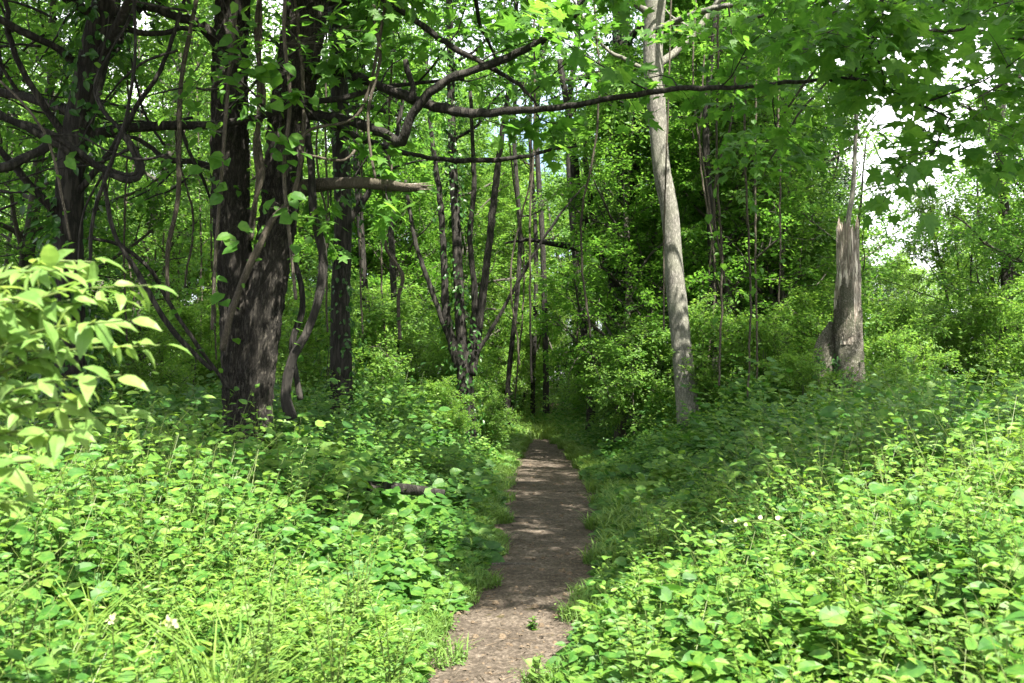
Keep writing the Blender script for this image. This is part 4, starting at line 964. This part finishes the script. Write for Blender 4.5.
for i, (yy, a) in enumerate([(8.4, .25), (11.6, -.3), (15.5, .15)]):
    x0, x1 = float(path_x(yy) - path_hw(yy) - .1), float(path_x(yy) + path_hw(yy) * .5)
    pts = [(x0, yy), (x0 * .6 + x1 * .4, yy + a * .5), (x1, yy + a)]
    P_ = [np.array([p, q, float(gz(p, q)) + z]) for (p, q), z in zip(pts, (.0, .018, -.012))]
    P2, r2 = smooth_poly(P_, [.02, .014, .006], .03); tm = TM(); tube(tm, P2, r2, 8, .15, np.random.default_rng(i))
    tag(tm.build('tree_root', M_TWIG, None, smooth=True, origin=P2[0]), ['thin root crossing the dirt path nearest the viewer', 'thin root across the middle stretch of the dirt path', 'thin root crossing the far shaded stretch of the dirt path'][i], 'root', 'roots across the path')
def cane():
    r = np.random.default_rng(701)
    pts = [(712, 515, 5.4), (726, 524, 5.3), (750, 521, 5.2), (775, 524, 5.1), (805, 543, 5), (830, 556, 4.9), (860, 570, 4.8), (880, 590, 4.7)]
    P = np.array([at(*p) for p in pts]); P = np.vstack([P, [P[-1] + [.12, -.05, -.5]]]); org = P[-1].copy(); Q, q = smooth_poly(P, np.linspace(.003, .007, len(P)), .02)
    root = empty('arching_cane', org, 'arching pale cane strung with whitish leaves over the right bank', 'bramble cane')
    tm = TM(); tube(tm, Q, q, 6, .05, r); tm.build('stem', M_STEM, root, origin=org, smooth=True)
    n = 16; i = (np.linspace(.05, .86, n) * len(Q)).astype(int); lf = TM()
    leaves(lf, ROUND, Q[i] + r.standard_normal((n, 3)) * .012, r.standard_normal((n, 3)) * .7 + [0, -.2, .1], r.standard_normal((n, 3)) * .4 + [0, -.6, .8], np.linspace(.018, .055, n), r.random(n), .6)
    lf.build('leaves', M_PALE, root, origin=org)
cane()

def weed(name, label, cat, x, y, H, nl, size, tpl, mat, seed, group=None, tint=.6, stems=3, up=.3, flowers=0, twist=2.4):
    r = np.random.default_rng(seed); org = np.array([x, y, float(gz(x, y))]); root = empty(name, org, label, cat, group)
    st = TM(); lf = TM(); fl = TM()
    for s in range(stems):
        a = r.random() * 6.28; ln = r.uniform(.05, .25); h = H * r.uniform(.75, 1.1)
        P, rr = smooth_poly([org + [0, 0, -.02], org + np.array([math.cos(a) * ln * .3, math.sin(a) * ln * .3, .5]) * [h, h, h], org + np.array([math.cos(a) * ln, math.sin(a) * ln, 1.]) * h], [.005, .0035, .0015], .02)
        tube(st, P, rr, 6, 0)
        t = np.linspace(.2, .99, nl); i = (t * (len(P) - 1)).astype(int); az = np.arange(nl) * twist + r.random() * 6
        ax = np.stack([np.cos(az), np.sin(az), up + .2 * r.standard_normal(nl)], 1); nm = r.standard_normal((nl, 3)) * .25 + [0, 0, 1]
        leaves(lf, tpl, P[i], ax, nm, size * (1.15 - .6 * t) * (.8 + .4 * r.random(nl)), r.random(nl), tint)
        if flowers:
            m = 14; c = P[-1] + r.standard_normal((m, 3)) * .008
            leaves(fl, ROUND, c, r.standard_normal((m, 3)) + [0, 0, .8], r.standard_normal((m, 3)), .014 + .008 * r.random(m), r.random(m), .9)
    st.build('stem', M_STEM, root, origin=org, smooth=True); lf.build('leaves', mat, root, origin=org)
    if flowers: fl.build('blossom', M_PALE, root, origin=org)
    return root
def wxy(px, py_, d): p = at(px, py_, d); return p[0], p[1]
wx, wy = wxy(536, 660, 4.95); weed('broadleaf_seedling', 'small broad leafed seedling at the bottom edge where the path enters on its right side', 'plant', wx, wy, .22, 7, .085, ROUND, M_SAP, 801, tint=.5, stems=3)
wx, wy = wxy(532, 0, 6.3); weed('path_weed', 'tiny weed tuft growing in the middle of the dirt path', 'plant', wx, wy, .09, 8, .05, OVAL, M_HERB, 802, stems=6)
for i, (px, d, H) in enumerate([(128, 3.7, .80), (205, 3.4, .72)]):
    x, y = wxy(px, 0, d); weed('flowering_weed', ['weed topped with cream blossom in the lower left corner', 'weed topped with cream blossom, right of the similar one at lower left'][i], 'flower', x, y, H, 10, .07, OVAL, M_HERB, 811 + i, 'cream flowered weeds', flowers=1, stems=1)
lab = ['tall lance leaved weed at bottom left, nearest the left edge', 'tall lance leaved weed at bottom left between two shorter ones', 'tall feathery weed leaning toward the path at lower left', 'tall lance leaved weed beside the path at the bottom',
       'tall lance leaved weed in the sunny patch left of the path bend', 'tall lance leaved weed above the cream blossoms', 'tall weed spire just under the twin trunked tree']
for i, (px, d, H) in enumerate([(30, 3.8, .95), (270, 3.9, .85), (340, 4.1, .8), (395, 4.4, .62), (360, 5.2, .8), (160, 4.6, .9), (300, 7, .95)]):
    x, y = wxy(px, 0, d); weed('lance_leaved_weed', lab[i], 'plant', x, y, H, 34, .085, LANCE, M_SAP, 821 + i, 'tall lance leaved weeds in the sun', stems=5, up=.6, tint=.6)
lab = ['bushy heart leaved plant at the bottom right corner', 'bushy heart leaved plant right of the path at the bottom edge', 'bushy plant under the arching pale cane', 'bushy broad leafed plant under the cane at its right end', 'big leafed plant on the right bank near the path bend', 'bushy yellow green plant at the right edge']
for i, (px, d, H) in enumerate([(960, 3.7, .62), (640, 4.2, .5), (740, 4.6, .6), (860, 4.2, .6), (650, 7, .7), (1000, 4.9, .75)]):
    x, y = wxy(px, 0, d); weed('leafy_plant', lab[i], 'plant', x, y, H, 16, .085, [HEART, BROAD][i % 2], M_SAP, 841 + i, 'bushy leafy plants on the right bank', stems=9, up=.15, tint=.5)
# tall grass clump at lower left
def clump(px, d, label, seed):
    r = np.random.default_rng(seed); x, y = wxy(px, 0, d); tm = TM(); org = np.array([x, y, float(gz(x, y))])
    blades(tm, r, np.array([[x, y]]) + r.standard_normal((90, 2)) * .05, .75, .006, .7, 1.6)
    tag(tm.build('grass_tuft', M_GRASS, None, origin=org), label, 'grass tuft', 'tall grass tufts')
clump(235, 3.8, 'tall arching grass tuft between the lance leaved weeds at lower left', 1); clump(90, 4.2, 'tall grass tuft near the lower left corner', 3)
finish_labels()
